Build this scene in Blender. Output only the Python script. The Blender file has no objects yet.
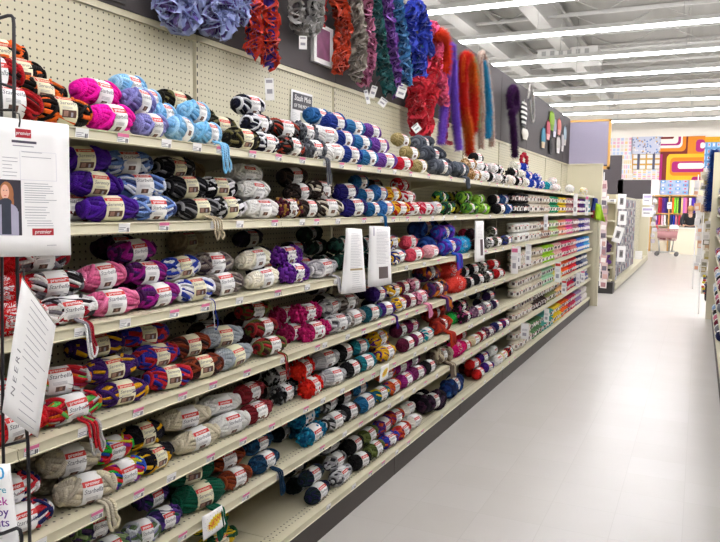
import bpy, math, random
import numpy as np
from mathutils import Vector, Matrix, Quaternion
random.seed(7)
RND = random.Random(11)
sc = bpy.context.scene
COL = sc.collection
PI = math.pi

# ------------------------------------------------------------------ camera
F = 720.0
H = 1.5
def _axes(vp=(700, 210), pp=(-1180, 186), cx=360, cy=271):
    Y = np.array([vp[0]-cx, vp[1]-cy, F], float); Y /= np.linalg.norm(Y)
    X = -np.array([pp[0]-cx, pp[1]-cy, F], float); X /= np.linalg.norm(X)
    X -= Y*(X@Y); X /= np.linalg.norm(X)
    return X, Y, np.cross(X, Y)
AX, AY, AZ = _axes()
def ray(u, v):
    d = np.array([u-360, v-271, F]); return np.array([d@AX, d@AY, d@AZ])
def onx(u, v, x):
    r = ray(u, v); return Vector(r*(x/r[0]) + np.array([0, 0, H]))
def ony(u, v, y):
    r = ray(u, v); return Vector(r*(y/r[1]) + np.array([0, 0, H]))
def onz(u, v, z):
    r = ray(u, v); return Vector(r*((z-H)/r[2]) + np.array([0, 0, H]))
def ond(u, v, d):
    return Vector(ray(u, v)*(d/F) + np.array([0, 0, H]))
def proj(p):
    w = np.array([p[0], p[1], p[2]-H]); c = w[0]*AX + w[1]*AY + w[2]*AZ
    return 360+F*c[0]/c[2], 271+F*c[1]/c[2], c[2]
def y_for_u(u, x, z):
    lo, hi = 0.05, 40
    for _ in range(50):
        m = (lo+hi)/2
        if proj((x, m, z))[0] < u: lo = m
        else: hi = m
    return lo
cd = bpy.data.cameras.new('camera'); cam = bpy.data.objects.new('camera', cd); COL.objects.link(cam)
cd.sensor_fit = 'HORIZONTAL'; cd.sensor_width = 36; cd.lens = 36*F/720; cd.clip_start = .02; cd.clip_end = 200
rgt = Vector((AX[0], AY[0], AZ[0])); dwn = Vector((AX[1], AY[1], AZ[1])); fwd = Vector((AX[2], AY[2], AZ[2]))
R3 = Matrix((rgt, -dwn, -fwd)).transposed()
cam.matrix_world = Matrix.Translation((0, 0, H)) @ R3.to_4x4()
sc.camera = cam

# ------------------------------------------------------------------ materials
def lin(h):
    h = h.lstrip('#'); o = []
    for i in (0, 2, 4):
        c = int(h[i:i+2], 16)/255
        o.append(c/12.92 if c <= .04045 else ((c+.055)/1.055)**2.4)
    return (*o, 1)
def newmat(name):
    m = bpy.data.materials.new(name); m.use_nodes = True
    nt = m.node_tree; b = nt.nodes['Principled BSDF']
    return m, nt, b
_pm = {}
def plain(hexc, rough=.6, metal=0, spec=.5, noise=.06, nscale=30, name=None):
    key = (hexc, rough, metal, noise, nscale)
    if key in _pm: return _pm[key]
    m, nt, b = newmat(name or 'plain_'+hexc)
    b.inputs['Roughness'].default_value = rough; b.inputs['Metallic'].default_value = metal
    b.inputs['Specular IOR Level'].default_value = spec
    if noise:
        tc = nt.nodes.new('ShaderNodeTexCoord'); nz = nt.nodes.new('ShaderNodeTexNoise'); nz.inputs['Scale'].default_value = nscale
        nt.links.new(tc.outputs['Object'], nz.inputs['Vector'])
        mx = nt.nodes.new('ShaderNodeMix'); mx.data_type = 'RGBA'
        c = lin(hexc)
        mx.inputs[6].default_value = tuple(x*(1-noise) for x in c[:3])+(1,)
        mx.inputs[7].default_value = tuple(min(1, x*(1+noise)) for x in c[:3])+(1,)
        nt.links.new(nz.outputs['Fac'], mx.inputs[0]); nt.links.new(mx.outputs[2], b.inputs['Base Color'])
    else:
        b.inputs['Base Color'].default_value = lin(hexc)
    _pm[key] = m
    return m
def emit(hexc, s, name):
    m, nt, b = newmat(name)
    b.inputs['Base Color'].default_value = lin(hexc)
    b.inputs['Emission Color'].default_value = lin(hexc); b.inputs['Emission Strength'].default_value = s
    return m
_ym = {}
def yarn(cols, freq=.37, sat=1.0):
    """yarn dyed in lengths: the colour follows the strand (UV x = length along it)"""
    cols = tuple(cols); key = (cols, freq)
    if key in _ym: return _ym[key]
    m, nt, b = newmat('yarn_'+'_'.join(cols)); N = nt.nodes; L = nt.links
    b.inputs['Roughness'].default_value = .85; b.inputs['Specular IOR Level'].default_value = .15
    b.inputs['Sheen Weight'].default_value = .02; b.inputs['Sheen Roughness'].default_value = .6
    uv = N.new('ShaderNodeUVMap'); sep = N.new('ShaderNodeSeparateXYZ'); L.new(uv.outputs[0], sep.inputs[0])
    oi = N.new('ShaderNodeObjectInfo')
    mul = N.new('ShaderNodeMath'); mul.operation = 'MULTIPLY_ADD'; mul.inputs[1].default_value = freq
    L.new(sep.outputs[0], mul.inputs[0]); L.new(oi.outputs['Random'], mul.inputs[2])
    fr = N.new('ShaderNodeMath'); fr.operation = 'FRACT'; L.new(mul.outputs[0], fr.inputs[0])
    rp = N.new('ShaderNodeValToRGB'); L.new(fr.outputs[0], rp.inputs[0])
    rp.color_ramp.interpolation = 'CONSTANT' if len(cols) > 1 else 'LINEAR'
    n = len(cols); el = rp.color_ramp.elements
    if n == 1:
        c = lin(cols[0]); el[0].color = tuple(x*.88 for x in c[:3])+(1,); el[1].color = tuple(min(1, x*1.1) for x in c[:3])+(1,)
    else:
        el[0].color = lin(cols[0]); el[1].position = 1/n; el[1].color = lin(cols[1])
        for i in range(2, n):
            e = el.new(i/n); e.color = lin(cols[i])
    nz = N.new('ShaderNodeTexNoise'); nz.inputs['Scale'].default_value = 260
    tc = N.new('ShaderNodeTexCoord'); L.new(tc.outputs['Object'], nz.inputs['Vector'])
    mx = N.new('ShaderNodeMix'); mx.data_type = 'RGBA'; mx.blend_type = 'MULTIPLY'; mx.inputs[0].default_value = .5
    mr = N.new('ShaderNodeMapRange'); mr.inputs[1].default_value = .3; mr.inputs[2].default_value = .7; mr.inputs[3].default_value = .7; mr.inputs[4].default_value = 1.15
    L.new(nz.outputs['Fac'], mr.inputs[0])
    L.new(rp.outputs[0], mx.inputs[6]); L.new(mr.outputs[0], mx.inputs[7]); L.new(mx.outputs[2], b.inputs['Base Color'])
    # ply twist
    wv = N.new('ShaderNodeMath'); wv.operation = 'MULTIPLY'; wv.inputs[1].default_value = 170
    L.new(sep.outputs[0], wv.inputs[0])
    ad = N.new('ShaderNodeMath'); ad.operation = 'MULTIPLY_ADD'; ad.inputs[1].default_value = 12.566; L.new(sep.outputs[1], ad.inputs[0]); L.new(wv.outputs[0], ad.inputs[2])
    sn = N.new('ShaderNodeMath'); sn.operation = 'SINE'; L.new(ad.outputs[0], sn.inputs[0])
    bp = N.new('ShaderNodeBump'); bp.inputs['Strength'].default_value = .35; bp.inputs['Distance'].default_value = .002
    L.new(sn.outputs[0], bp.inputs['Height']); L.new(bp.outputs[0], b.inputs['Normal'])
    _ym[key] = m
    return m
def two_edge(body, edge, at=.72, extra=None):
    """ruffle ribbon: UV y runs from the gathered edge to the free edge"""
    m, nt, b = newmat('ribbon_'+body+edge); N = nt.nodes; L = nt.links
    b.inputs['Roughness'].default_value = .8; b.inputs['Sheen Weight'].default_value = .2
    uv = N.new('ShaderNodeUVMap'); sep = N.new('ShaderNodeSeparateXYZ'); L.new(uv.outputs[0], sep.inputs[0])
    gt = N.new('ShaderNodeMath'); gt.operation = 'GREATER_THAN'; gt.inputs[1].default_value = at; L.new(sep.outputs[1], gt.inputs[0])
    nz = N.new('ShaderNodeTexNoise'); nz.inputs['Scale'].default_value = 25; tc = N.new('ShaderNodeTexCoord'); L.new(tc.outputs['Object'], nz.inputs['Vector'])
    m1 = N.new('ShaderNodeMix'); m1.data_type = 'RGBA'; m1.inputs[6].default_value = lin(body); m1.inputs[7].default_value = lin(extra or body)
    st = N.new('ShaderNodeMapRange'); st.inputs[1].default_value = .45; st.inputs[2].default_value = .55; L.new(nz.outputs['Fac'], st.inputs[0]); L.new(st.outputs[0], m1.inputs[0])
    m2 = N.new('ShaderNodeMix'); m2.data_type = 'RGBA'; m2.inputs[7].default_value = lin(edge); L.new(gt.outputs[0], m2.inputs[0]); L.new(m1.outputs[2], m2.inputs[6])
    L.new(m2.outputs[2], b.inputs['Base Color'])
    return m
def peg_mat(name, hexc, pitch, hole, axes=('Y', 'Z'), rows=None):
    """painted steel punched with a grid of small holes"""
    m, nt, b = newmat(name); N = nt.nodes; L = nt.links
    b.inputs['Roughness'].default_value = .55
    tc = N.new('ShaderNodeTexCoord'); sep = N.new('ShaderNodeSeparateXYZ'); L.new(tc.outputs['Object'], sep.inputs[0])
    ds = []
    for a in axes:
        q = N.new('ShaderNodeMath'); q.operation = 'MULTIPLY_ADD'; q.inputs[1].default_value = 1/pitch; q.inputs[2].default_value = 200; L.new(sep.outputs[a], q.inputs[0])
        f = N.new('ShaderNodeMath'); f.operation = 'FRACT'; L.new(q.outputs[0], f.inputs[0])
        s = N.new('ShaderNodeMath'); s.operation = 'SUBTRACT'; s.inputs[1].default_value = .5; L.new(f.outputs[0], s.inputs[0])
        p = N.new('ShaderNodeMath'); p.operation = 'MULTIPLY'; L.new(s.outputs[0], p.inputs[0]); L.new(s.outputs[0], p.inputs[1]); ds.append(p)
    ad = N.new('ShaderNodeMath'); ad.operation = 'ADD'; L.new(ds[0].outputs[0], ad.inputs[0]); L.new(ds[1].outputs[0], ad.inputs[1])
    lt = N.new('ShaderNodeMath'); lt.operation = 'LESS_THAN'; lt.inputs[1].default_value = (hole/pitch/2)**2; L.new(ad.outputs[0], lt.inputs[0])
    out = lt
    if rows:
        a, lo, hi = rows
        g1 = N.new('ShaderNodeMath'); g1.operation = 'GREATER_THAN'; g1.inputs[1].default_value = lo; L.new(sep.outputs[a], g1.inputs[0])
        g2 = N.new('ShaderNodeMath'); g2.operation = 'LESS_THAN'; g2.inputs[1].default_value = hi; L.new(sep.outputs[a], g2.inputs[0])
        k = N.new('ShaderNodeMath'); k.operation = 'MULTIPLY'; L.new(g1.outputs[0], k.inputs[0]); L.new(g2.outputs[0], k.inputs[1])
        k2 = N.new('ShaderNodeMath'); k2.operation = 'MULTIPLY'; L.new(k.outputs[0], k2.inputs[0]); L.new(lt.outputs[0], k2.inputs[1]); out = k2
    mx = N.new('ShaderNodeMix'); mx.data_type = 'RGBA'; mx.inputs[6].default_value = lin(hexc); mx.inputs[7].default_value = lin('3a352e')
    L.new(out.outputs[0], mx.inputs[0]); L.new(mx.outputs[2], b.inputs['Base Color'])
    return m

CREAM = 'd5ceb3'
M_cream = plain(CREAM, .5, noise=.02, nscale=4, name='cream_steel')
M_peg = peg_mat('cream_pegboard', 'cec8ae', .0254, .0066)
M_deck = peg_mat('cream_shelf_board', CREAM, .0254, .0075, ('X', 'Y'), ('X', -.078, -.026))
M_head = plain('4b4547', .75, noise=.05, nscale=3, name='charcoal_header')
M_kick = plain('47403d', .6, noise=.05, nscale=6, name='dark_kick_plate')
M_black = plain('15131a', .4, noise=0, name='black_wire')
M_white = plain('f3f2f2', .6, noise=.01, name='white_paper')
M_creamp = plain('eae4c4', .6, noise=.02, name='cream_paper')
M_red = plain('d23530', .55, noise=0, name='red_print')
M_logo = plain('b5182c', .55, noise=0, name='logo_red_print')
M_ink = plain('4c4858', .7, noise=0, name='ink')
M_grey = plain('a3a1ab', .7, noise=0, name='grey_print')
M_pink = plain('e779a4', .6, noise=0, name='pink_print')
M_dark = plain('1b191d', .7, noise=0, name='black_print')
M_steel = plain('b9b8b4', .35, .8, noise=.03, name='steel')
M_wood = plain('d9a558', .5, noise=.08, nscale=6, name='pale_wood')

# ------------------------------------------------------------------ mesh builder
class MB:
    def __init__(s): s.v = []; s.f = []; s.m = []; s.uv = []
    def face(s, idx, mat=0, uv=None):
        s.f.append(tuple(idx)); s.m.append(mat); s.uv.append(uv)
    def add(s, verts, faces, mat=0, uvs=None):
        b = len(s.v); s.v.extend(tuple(p) for p in verts)
        for k, f in enumerate(faces): s.face([b+i for i in f], mat, uvs[k] if uvs else None)
    def box(s, x0, x1, y0, y1, z0, z1, mat=0, T=None):
        vs = [(x, y, z) for x in (x0, x1) for y in (y0, y1) for z in (z0, z1)]
        if T: vs = [T @ Vector(p) for p in vs]
        s.add(vs, [(0, 1, 3, 2), (4, 6, 7, 5), (0, 4, 5, 1), (2, 3, 7, 6), (0, 2, 6, 4), (1, 5, 7, 3)], mat)
    def tube(s, pts, r, n=6, mat=0, u0=0, du=1, cap=True, closed=False, flat=1.0):
        pts = [Vector(p) for p in pts]; m = len(pts); rs = r if isinstance(r, (list, tuple)) else [r]*m
        b = len(s.v); ref = None
        for i, p in enumerate(pts):
            if closed: t = pts[(i+1) % m]-pts[i-1]
            else: t = pts[min(i+1, m-1)]-pts[max(i-1, 0)]
            if t.length < 1e-9: t = Vector((0, 0, 1))
            t.normalize()
            if ref is None:
                ref = Vector((0, 0, 1)) if abs(t.z) < .9 else Vector((1, 0, 0))
            a = ref - t*ref.dot(t)
            if a.length < 1e-6: a = t.orthogonal()
            a.normalize(); ref = a; c = t.cross(a)
            for k in range(n):
                th = 2*PI*k/n
                q = p + (a*math.cos(th) + c*math.sin(th)*flat)*rs[i]; s.v.append(tuple(q))
        for i in range(m if closed else m-1):
            j = (i+1) % m
            ua, ub = u0+du*i/max(1, m-1), u0+du*(i+1)/max(1, m-1)
            for k in range(n):
                k2 = (k+1) % n
                s.face((b+i*n+k, b+i*n+k2, b+j*n+k2, b+j*n+k), mat, ((ua, k/n), (ua, (k+1)/n), (ub, (k+1)/n), (ub, k/n)))
        if cap and not closed:
            s.face([b+k for k in range(n)][::-1], mat, [(u0, .5)]*n); e = b+(m-1)*n
            s.face([e+k for k in range(n)], mat, [(u0+du, .5)]*n)
    def lathe(s, prof, n=16, mat=0, axis='Z', uvu=.5):
        """prof: (radius, height) pairs"""
        b = len(s.v)
        for r, h in prof:
            for k in range(n):
                a = 2*PI*k/n; x, y = r*math.cos(a), r*math.sin(a)
                s.v.append((x, y, h) if axis == 'Z' else ((y, h, x) if axis == 'Y' else (h, x, y)))
        for i in range(len(prof)-1):
            for k in range(n):
                k2 = (k+1) % n
                s.face((b+i*n+k, b+i*n+k2, b+(i+1)*n+k2, b+(i+1)*n+k), mat, [(uvu, .5)]*4)
        s.face([b+k for k in range(n)][::-1], mat, [(uvu, .5)]*n); e = b+(len(prof)-1)*n
        s.face([e+k for k in range(n)], mat, [(uvu, .5)]*n)
    def ball(s, c, r, mat=0, u=.5, nu=6, nv=4, sq=(1, 1, 1)):
        b = len(s.v); c = Vector(c)
        s.v.append(tuple(c+Vector((0, 0, -r*sq[2]))))
        for i in range(1, nv):
            ph = -PI/2+PI*i/nv
            for k in range(nu):
                a = 2*PI*k/nu; s.v.append(tuple(c+Vector((r*sq[0]*math.cos(ph)*math.cos(a), r*sq[1]*math.cos(ph)*math.sin(a), r*sq[2]*math.sin(ph)))))
        s.v.append(tuple(c+Vector((0, 0, r*sq[2])))); t = len(s.v)-1
        for k in range(nu):
            k2 = (k+1) % nu
            s.face((b, b+1+k2, b+1+k), mat, [(u, .5)]*3)
            for i in range(nv-2):
                s.face((b+1+i*nu+k, b+1+i*nu+k2, b+1+(i+1)*nu+k2, b+1+(i+1)*nu+k), mat, [(u, .5)]*4)
            s.face((t, b+1+(nv-2)*nu+k, b+1+(nv-2)*nu+k2), mat, [(u, .5)]*3)
    def mesh(s, name, mats, smooth=True):
        me = bpy.data.meshes.new(name); me.from_pydata(s.v, [], s.f)
        for m in mats: me.materials.append(m)
        me.polygons.foreach_set('material_index', s.m)
        if any(u is not None for u in s.uv):
            lay = me.uv_layers.new(name='UVMap'); flat = []
            for f, u in zip(s.f, s.uv):
                if u is None: flat.extend([.5, .5]*len(f))
                else:
                    for q in u: flat.extend(q)
            lay.data.foreach_set('uv', flat)
        me.polygons.foreach_set('use_smooth', [smooth]*len(s.f))
        me.update()
        return me
def link(name, me, parent=None, loc=None, rot=None):
    o = bpy.data.objects.new(name, me); COL.objects.link(o)
    if parent is not None: o.parent = parent
    if loc is not None: o.location = loc
    if rot is not None: o.rotation_euler = rot
    return o
def tag(o, label, cat, group=None, kind=None):
    o['label'] = label; o['category'] = cat
    if group: o['group'] = group
    if kind: o['kind'] = kind
    return o
def empty(name, loc, label, cat, group=None, rz=0):
    o = bpy.data.objects.new(name, None); COL.objects.link(o); o.location = loc; o.rotation_euler = (0, 0, rz); o.empty_display_size = .05
    return tag(o, label, cat, group)
def struct(name, me, label=None):
    o = link(name, me); o['kind'] = 'structure'
    if label: o['label'] = label
    return o
_tx = {}
def text2d(body, size=1.0, shear=0.0, align='CENTER'):
    """filled letters in the plane, as (verts, faces)"""
    key = (body, size, shear, align)
    if key in _tx: return _tx[key]
    cu = bpy.data.curves.new('t', 'FONT'); cu.body = body; cu.size = size; cu.shear = shear; cu.align_x = align; cu.align_y = 'CENTER'; cu.resolution_u = 2
    o = bpy.data.objects.new('t', cu); COL.objects.link(o)
    dg = bpy.context.evaluated_depsgraph_get()
    me = bpy.data.meshes.new_from_object(o.evaluated_get(dg))
    out = ([tuple(v.co) for v in me.vertices], [tuple(p.vertices) for p in me.polygons])
    bpy.data.objects.remove(o); bpy.data.curves.remove(cu); bpy.data.meshes.remove(me)
    _tx[key] = out
    return out
def flat_text(mb, body, size, fn, mat, shear=0, align='CENTER', bold=False):
    v, f = text2d(body, size, shear, align)
    mb.add([fn(p[0], p[1]) for p in v], f, mat)
    if bold: mb.add([fn(p[0]+size*.03, p[1]) for p in v], f, mat)

# ------------------------------------------------------------------ the gondola run
W = -1.4755            # front plane of the shelves
XB = -1.88             # face of the back panels
LEV = {'top': 1.694, 's2': 1.444, 's3': 1.172, 's4': .900, 's5': .652, 's6': .437, 'deck': .142}
PH = {'top': 'top shelf', 's2': 'second shelf', 's3': 'third shelf', 's4': 'fourth shelf', 's5': 'fifth shelf', 's6': 'sixth shelf', 'deck': 'bottom deck'}
YB = [-.03+1.22*i for i in range(10)]+[11.52]
BAYL = ['cream steel shelving bay nearest the camera, behind the wire leaflet rack',
        'cream steel shelving bay holding the hot pink and beige skeins',
        'cream steel shelving bay with the two white leaflets hanging in it',
        'cream steel shelving bay below the lilac feather boa',
        'cream steel shelving bay below the dark purple scarf, with black and red balls',
        'first cream steel bay filled with small cotton balls, after the red balls',
        'second cream steel bay of small cotton balls along the aisle',
        'third cream steel bay of small cotton balls along the aisle',
        'fourth cream steel bay of small cotton balls along the aisle',
        'short last cream steel shelving bay beside the end panel']
def rail_mesh(y0, y1):
    b = MB()   # price rail: a channel with two lips and a slightly tilted face
    pr = [(0, 0), (.006, 0), (.010, .004), (.006, .006), (.003, .027), (.008, .029), (.008, .032), (0, .032)]
    n = len(pr)
    for y in (y0, y1):
        for p in pr: b.v.append((p[0], y, p[1]-.032))
    for k in range(n):
        k2 = (k+1) % n; b.face((k, k2, n+k2, n+k))
    b.face(range(n)[::-1] if False else list(range(n))); b.face(list(range(n, 2*n))[::-1])
    return b.mesh('price_rail', [M_cream], False)

for i in range(10):
    y0, y1 = YB[i], YB[i+1]; w = y1-y0
    t = empty('shelving_bay', (XB, y0, 0), BAYL[i], 'store shelving', 'cream shelving bays of the yarn aisle')
    b = MB(); b.box(-.03, 0, .016, w-.016, .1, 2.154); link('pegboard_panel', b.mesh('pegboard_panel', [M_peg], False), t)
    b = MB(); b.box(-.03, .012, .003, w-.003, 2.179, 2.86); link('header_panel', b.mesh('header_panel', [M_head], False), t)
    b = MB(); b.box(-.02, .008, .001, w-.001, 2.155, 2.178); link('header_rail', b.mesh('header_rail', [M_cream], False), t)
    b = MB(); b.box(-.04, .004, .001, .015, 0, 2.153); b.box(-.04, .004, .015, .0155, 0, 2.153)
    for k in range(60):
        z = .2+k*.033
        b.box(.004, .0045, .005, .011, z, z+.018, 1)
    link('upright', b.mesh('upright', [M_cream, M_dark], False), t)
    for lv, z in LEV.items():
        d = W-XB
        b = MB(); g = .0015
        b.box(-d+.006, 0, g, w-g, z-.018, z)      # local x measured from the front edge
        sh = link('base_deck' if lv == 'deck' else 'shelf', b.mesh('shelf', [M_deck], False), t, loc=(d, 0, 0))
        link('price_rail', rail_mesh(g, w-g), sh, loc=(0, 0, z))
        if lv != 'deck':
            for yy in (.02, w-.024):
                b = MB()
                b.add([(.006, yy, z-.018), (.25, yy, z-.018), (.25, yy, z-.03), (.006, yy, z-.07), (.006, yy+.003, z-.018), (.25, yy+.003, z-.018), (.25, yy+.003, z-.03), (.006, yy+.003, z-.07)],
                      [(0, 1, 2, 3), (7, 6, 5, 4), (0, 4, 5, 1), (1, 5, 6, 2), (2, 6, 7, 3), (3, 7, 4, 0)])
                link('shelf_bracket', b.mesh('shelf_bracket', [M_cream], False), t)
    b = MB(); b.box(W-XB-.02, W-XB, .002, w-.002, 0, .112); link('kick_plate', b.mesh('kick_plate', [M_kick], False), t)
# far side of the run (backs of the neighbouring aisle)
# ------------------------------------------------------------------ yarn shapes
R0, HL = .041, .085
def prof(t, waist=.09, p=3.0):
    return R0*max(0.0, 1-abs(t)**p)**.5*(1-waist*math.exp(-(t/.36)**2))
def make_skein(n, sr, seed, twist=.5, cross=7, waist=.09, flat=1.0, p=3.0, jit=.25, loopy=0):
    rr = random.Random(seed); b = MB()
    b.lathe([(max(.001, prof(t, waist, p)-1.1*sr), t*HL) for t in [-.97, -.9, -.75, -.5, -.25, 0, .25, .5, .75, .9, .97]], 14, 0, 'Y')
    ts = [math.sin(PI/2*(-1+2*k/17))*.985 for k in range(18)]
    for i in range(n):
        off = rr.uniform(-jit, jit)*sr; ph = 2*PI*(i+rr.uniform(-.25, .25))/n; tw = twist+rr.uniform(-.25, .25); w = rr.uniform(-.1, .1)
        pts = []
        for t in ts:
            r = max(.003, prof(t, waist, p)-sr*.8+off); a = ph+tw*t+w*math.sin(3*t+i)
            pts.append((r*math.sin(a), t*HL, r*math.cos(a)))
        b.tube(pts, sr*rr.uniform(.85, 1.1), 5, 0, i, 1, True, False, flat)
    for i in range(cross):
        ph = rr.uniform(0, 2*PI); tw = rr.choice((-1, 1))*rr.uniform(1.4, 3.4); sg = 1 if i % 2 else -1; t0 = sg*.3; t1 = sg*rr.uniform(.9, .97)
        pts = []
        for k in range(10):
            t = t0+(t1-t0)*k/9; r = max(.003, prof(t, waist, p)-(.1 if k else 1.6)*sr); a = ph+tw*t
            pts.append((r*math.sin(a), t*HL, r*math.cos(a)))
        b.tube(pts, sr*.9, 5, 0, n+i, 1, True, False, flat)
    for sgn in (-1, 1):      # swirl where the strand is wound round the end
        for q in range(3):
            pts = []; ph = rr.uniform(0, 6)
            for k in range(14):
                a = ph+k/13*5; r = R0*(.18+.2*q)+R0*.05*math.sin(2*a); t = min(.985, (1-(r/R0)**2)**(1/3.0))
                pts.append((r*math.sin(a), sgn*(t*HL+.001), r*math.cos(a)))
            b.tube(pts, sr, 5, 0, 40+q, 1)
    return b
def make_knob(seed):
    rr = random.Random(seed); b = MB()
    b.lathe([(max(.001, prof(t)*.82), t*HL) for t in [-.95, -.8, -.5, 0, .5, .8, .95]], 10, 0, 'Y')
    for i in range(190):
        t = rr.uniform(-.96, .96); a = rr.uniform(0, 2*PI); r = prof(t, .25)*rr.uniform(.82, 1.08)
        s = rr.uniform(.006, .0095)
        b.ball((r*math.sin(a), t*HL*1.02, r*math.cos(a)), s, 0, rr.uniform(0, 30), 6, 4, (rr.uniform(.7, 1.2), rr.uniform(.7, 1.2), rr.uniform(.7, 1.2)))
    return b
def make_fluffy(seed):
    rr = random.Random(seed); b = make_skein(14, .007, seed, .5, 4)
    for i in range(1500):
        t = rr.uniform(-.97, .97); a = rr.uniform(0, 2*PI); r = prof(t, .1)-.004
        p = Vector((r*math.sin(a), t*HL, r*math.cos(a))); n = Vector((math.sin(a)+rr.uniform(-.5, .5), t*.8+rr.uniform(-.5, .5), math.cos(a)+rr.uniform(-.5, .5))).normalized()
        q = n.orthogonal().normalized()*.0022; q2 = n.cross(q); L = rr.uniform(.012, .026); u = rr.uniform(0, 30)
        b.add([p+q, p-q*.5+q2*.8, p-q*.5-q2*.8, p+n*L], [(0, 1, 3), (1, 2, 3), (2, 0, 3)], 0, [[(u, .5)]*3]*3)
    return b
YM = {
    'skein': [make_skein(26, .0046, s, tw).mesh('yarn_skein', [None]) for s, tw in ((1, .5), (2, .75), (3, -.5), (4, .95))],
    'ribbon': [make_skein(17, .0068, s, tw, 10, .1, .7, jit=.5).mesh('yarn_skein', [None]) for s, tw in ((5, .7), (6, 1.1), (7, -.8))],
    'fat': [make_skein(14, .0082, s, tw, 4, .11).mesh('yarn_skein', [None]) for s, tw in ((8, .6), (9, 1.0))],
    'knob': [make_knob(s).mesh('yarn_skein', [None]) for s in (10, 11)],
    'fluffy': [make_fluffy(s).mesh('yarn_skein', [None]) for s in (12,)],
    'hank': [make_skein(11, .0125, s, tw, 12, .34, .6, 4.0, jit=.9).mesh('yarn_hank', [None]) for s, tw in ((13, 1.1), (14, -1.3), (15, 1.6))],
}
def band_mesh(paper, style, rad, hw, sq=1.0):
    """paper band round the waist, its red stripe, printed name and little picture"""
    b = MB(); n = 36
    def P(y, a, r=rad): return (r*math.cos(a), y, r*math.sin(a))
    def patch(y0, y1, a0, a1, r, mat, k=6):
        base = len(b.v)
        for j in range(k+1):
            a = a0+(a1-a0)*j/k; b.v.append(P(y0, a, r)); b.v.append(P(y1, a, r))
        for j in range(k): b.face((base+2*j, base+2*j+1, base+2*j+3, base+2*j+2), mat)
    base = len(b.v)
    for j in range(n):
        a = 2*PI*j/n
        for y, dr in ((-hw, -.002), (-hw, 0), (hw, 0), (hw, -.002)): b.v.append(P(y, a, rad+dr))
    for j in range(n):
        j2 = (j+1) % n
        for k in range(4):
            k2 = (k+1) % 4; b.face((base+4*j+k, base+4*j2+k, base+4*j2+k2, base+4*j+k2), 0)
    if style == 'cream':
        patch(-hw, hw, .78, 1.08, rad+.0004, 1)
        flat_text(b, 'premier', .0125, lambda x, y: P(x, .93+y/rad, rad+.0009), 0, 0, bold=True)
        flat_text(b, 'Serenity', .0145, lambda x, y: P(x, .48+y/rad, rad+.0006), 2, .3)
        for k in range(2): patch(-hw*.7, hw*.4, .18-.08*k, .21-.08*k, rad+.0005, 3, 2)
        patch(-hw*.75, hw*.8, -.5, .0, rad+.0004, 4)
        patch(-hw*.6, -hw*.1, -.42, -.06, rad+.0006, 5); patch(hw*.2, hw*.45, -.45, -.15, rad+.0006, 3)
    else:
        patch(-hw, hw, .62, .98, rad+.0004, 1)
        flat_text(b, 'premier', .0135, lambda x, y: P(x, .8+y/rad, rad+.0009), 0, 0, bold=True)
        flat_text(b, 'Starbella', .0165, lambda x, y: P(x, .32+y/rad, rad+.0006), 2, .35)
        for k in range(3): patch(-hw*.7, hw*.5, -.1-.08*k, -.07-.08*k, rad+.0005, 3, 2)
        patch(-hw*.45, hw*.35, -.8, -.4, rad+.0004, 4)
        patch(-hw*.15, hw*.1, -.72, -.45, rad+.0006, 5)
    return b.mesh('label_band', [M_creamp if style == 'cream' else M_white, M_red, M_ink, M_grey, plain('5a3a30', .6, noise=.3, nscale=120, name='photo_print'), plain('9c7464', .6, noise=.3, nscale=160, name='photo_print_light')])
BAND = {'white': band_mesh(0, 'white', R0*.965, .030), 'cream': band_mesh(0, 'cream', R0*.965, .027)}
BAND_H = band_mesh(0, 'white', R0*.84, .016)

TAILM = []
def tail_part(root, yy, drop, mat, surf, x_in, n=2, r=.0034, sway=.0, span=.022):
    """loose end of the yarn that hangs over the front edge"""
    b = MB(); rr = random.Random(int(yy*1000)+n)
    for k in range(n):
        d = drop*(1-.22*k*rr.random()); o = rr.uniform(-.012, .012)+k*.007; xo = k*.0025
        pts = [(x_in, yy+o, surf+.03), (W-.015, yy+o+.004, surf+.012), (W+.012+xo, yy+o+.006, surf+.003), (W+.017+xo, yy+o+.006+sway*.4, surf-.035-.2*d),
               (W+.018+xo, yy+o+.004+sway, surf-.032-d), (W+.018+xo, yy+o+span*.55+sway, surf-.045-d), (W+.018+xo, yy+o+span+sway, surf-.03-d*.85),
               (W+.016+xo, yy+o+span, surf-.03-.15*d), (W+.012+xo, yy+o+span-.004, surf+.004), (W-.03, yy+o+span-.008, surf+.016), (x_in, yy+o+span-.01, surf+.03)]
        # smooth by Catmull-Rom
        q = []; P = [Vector(p) for p in pts]; P = [P[0]]+P+[P[-1]]
        for i in range(1, len(P)-2):
            for s in range(4):
                t = s/4; a, b_, c, d_ = P[i-1], P[i], P[i+1], P[i+2]
                q.append(.5*((2*b_)+(c-a)*t+(2*a-5*b_+4*c-d_)*t*t+(3*b_-a-3*c+d_)*t**3))
        q.append(P[-1]); b.tube(q, r, 5, 0, k*3, 2)
    o = link('loose_end', b.mesh('loose_end', [mat]), root)
    bpy.context.view_layer.update()
    o.matrix_parent_inverse = root.matrix_world.inverted()
    return o

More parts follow.
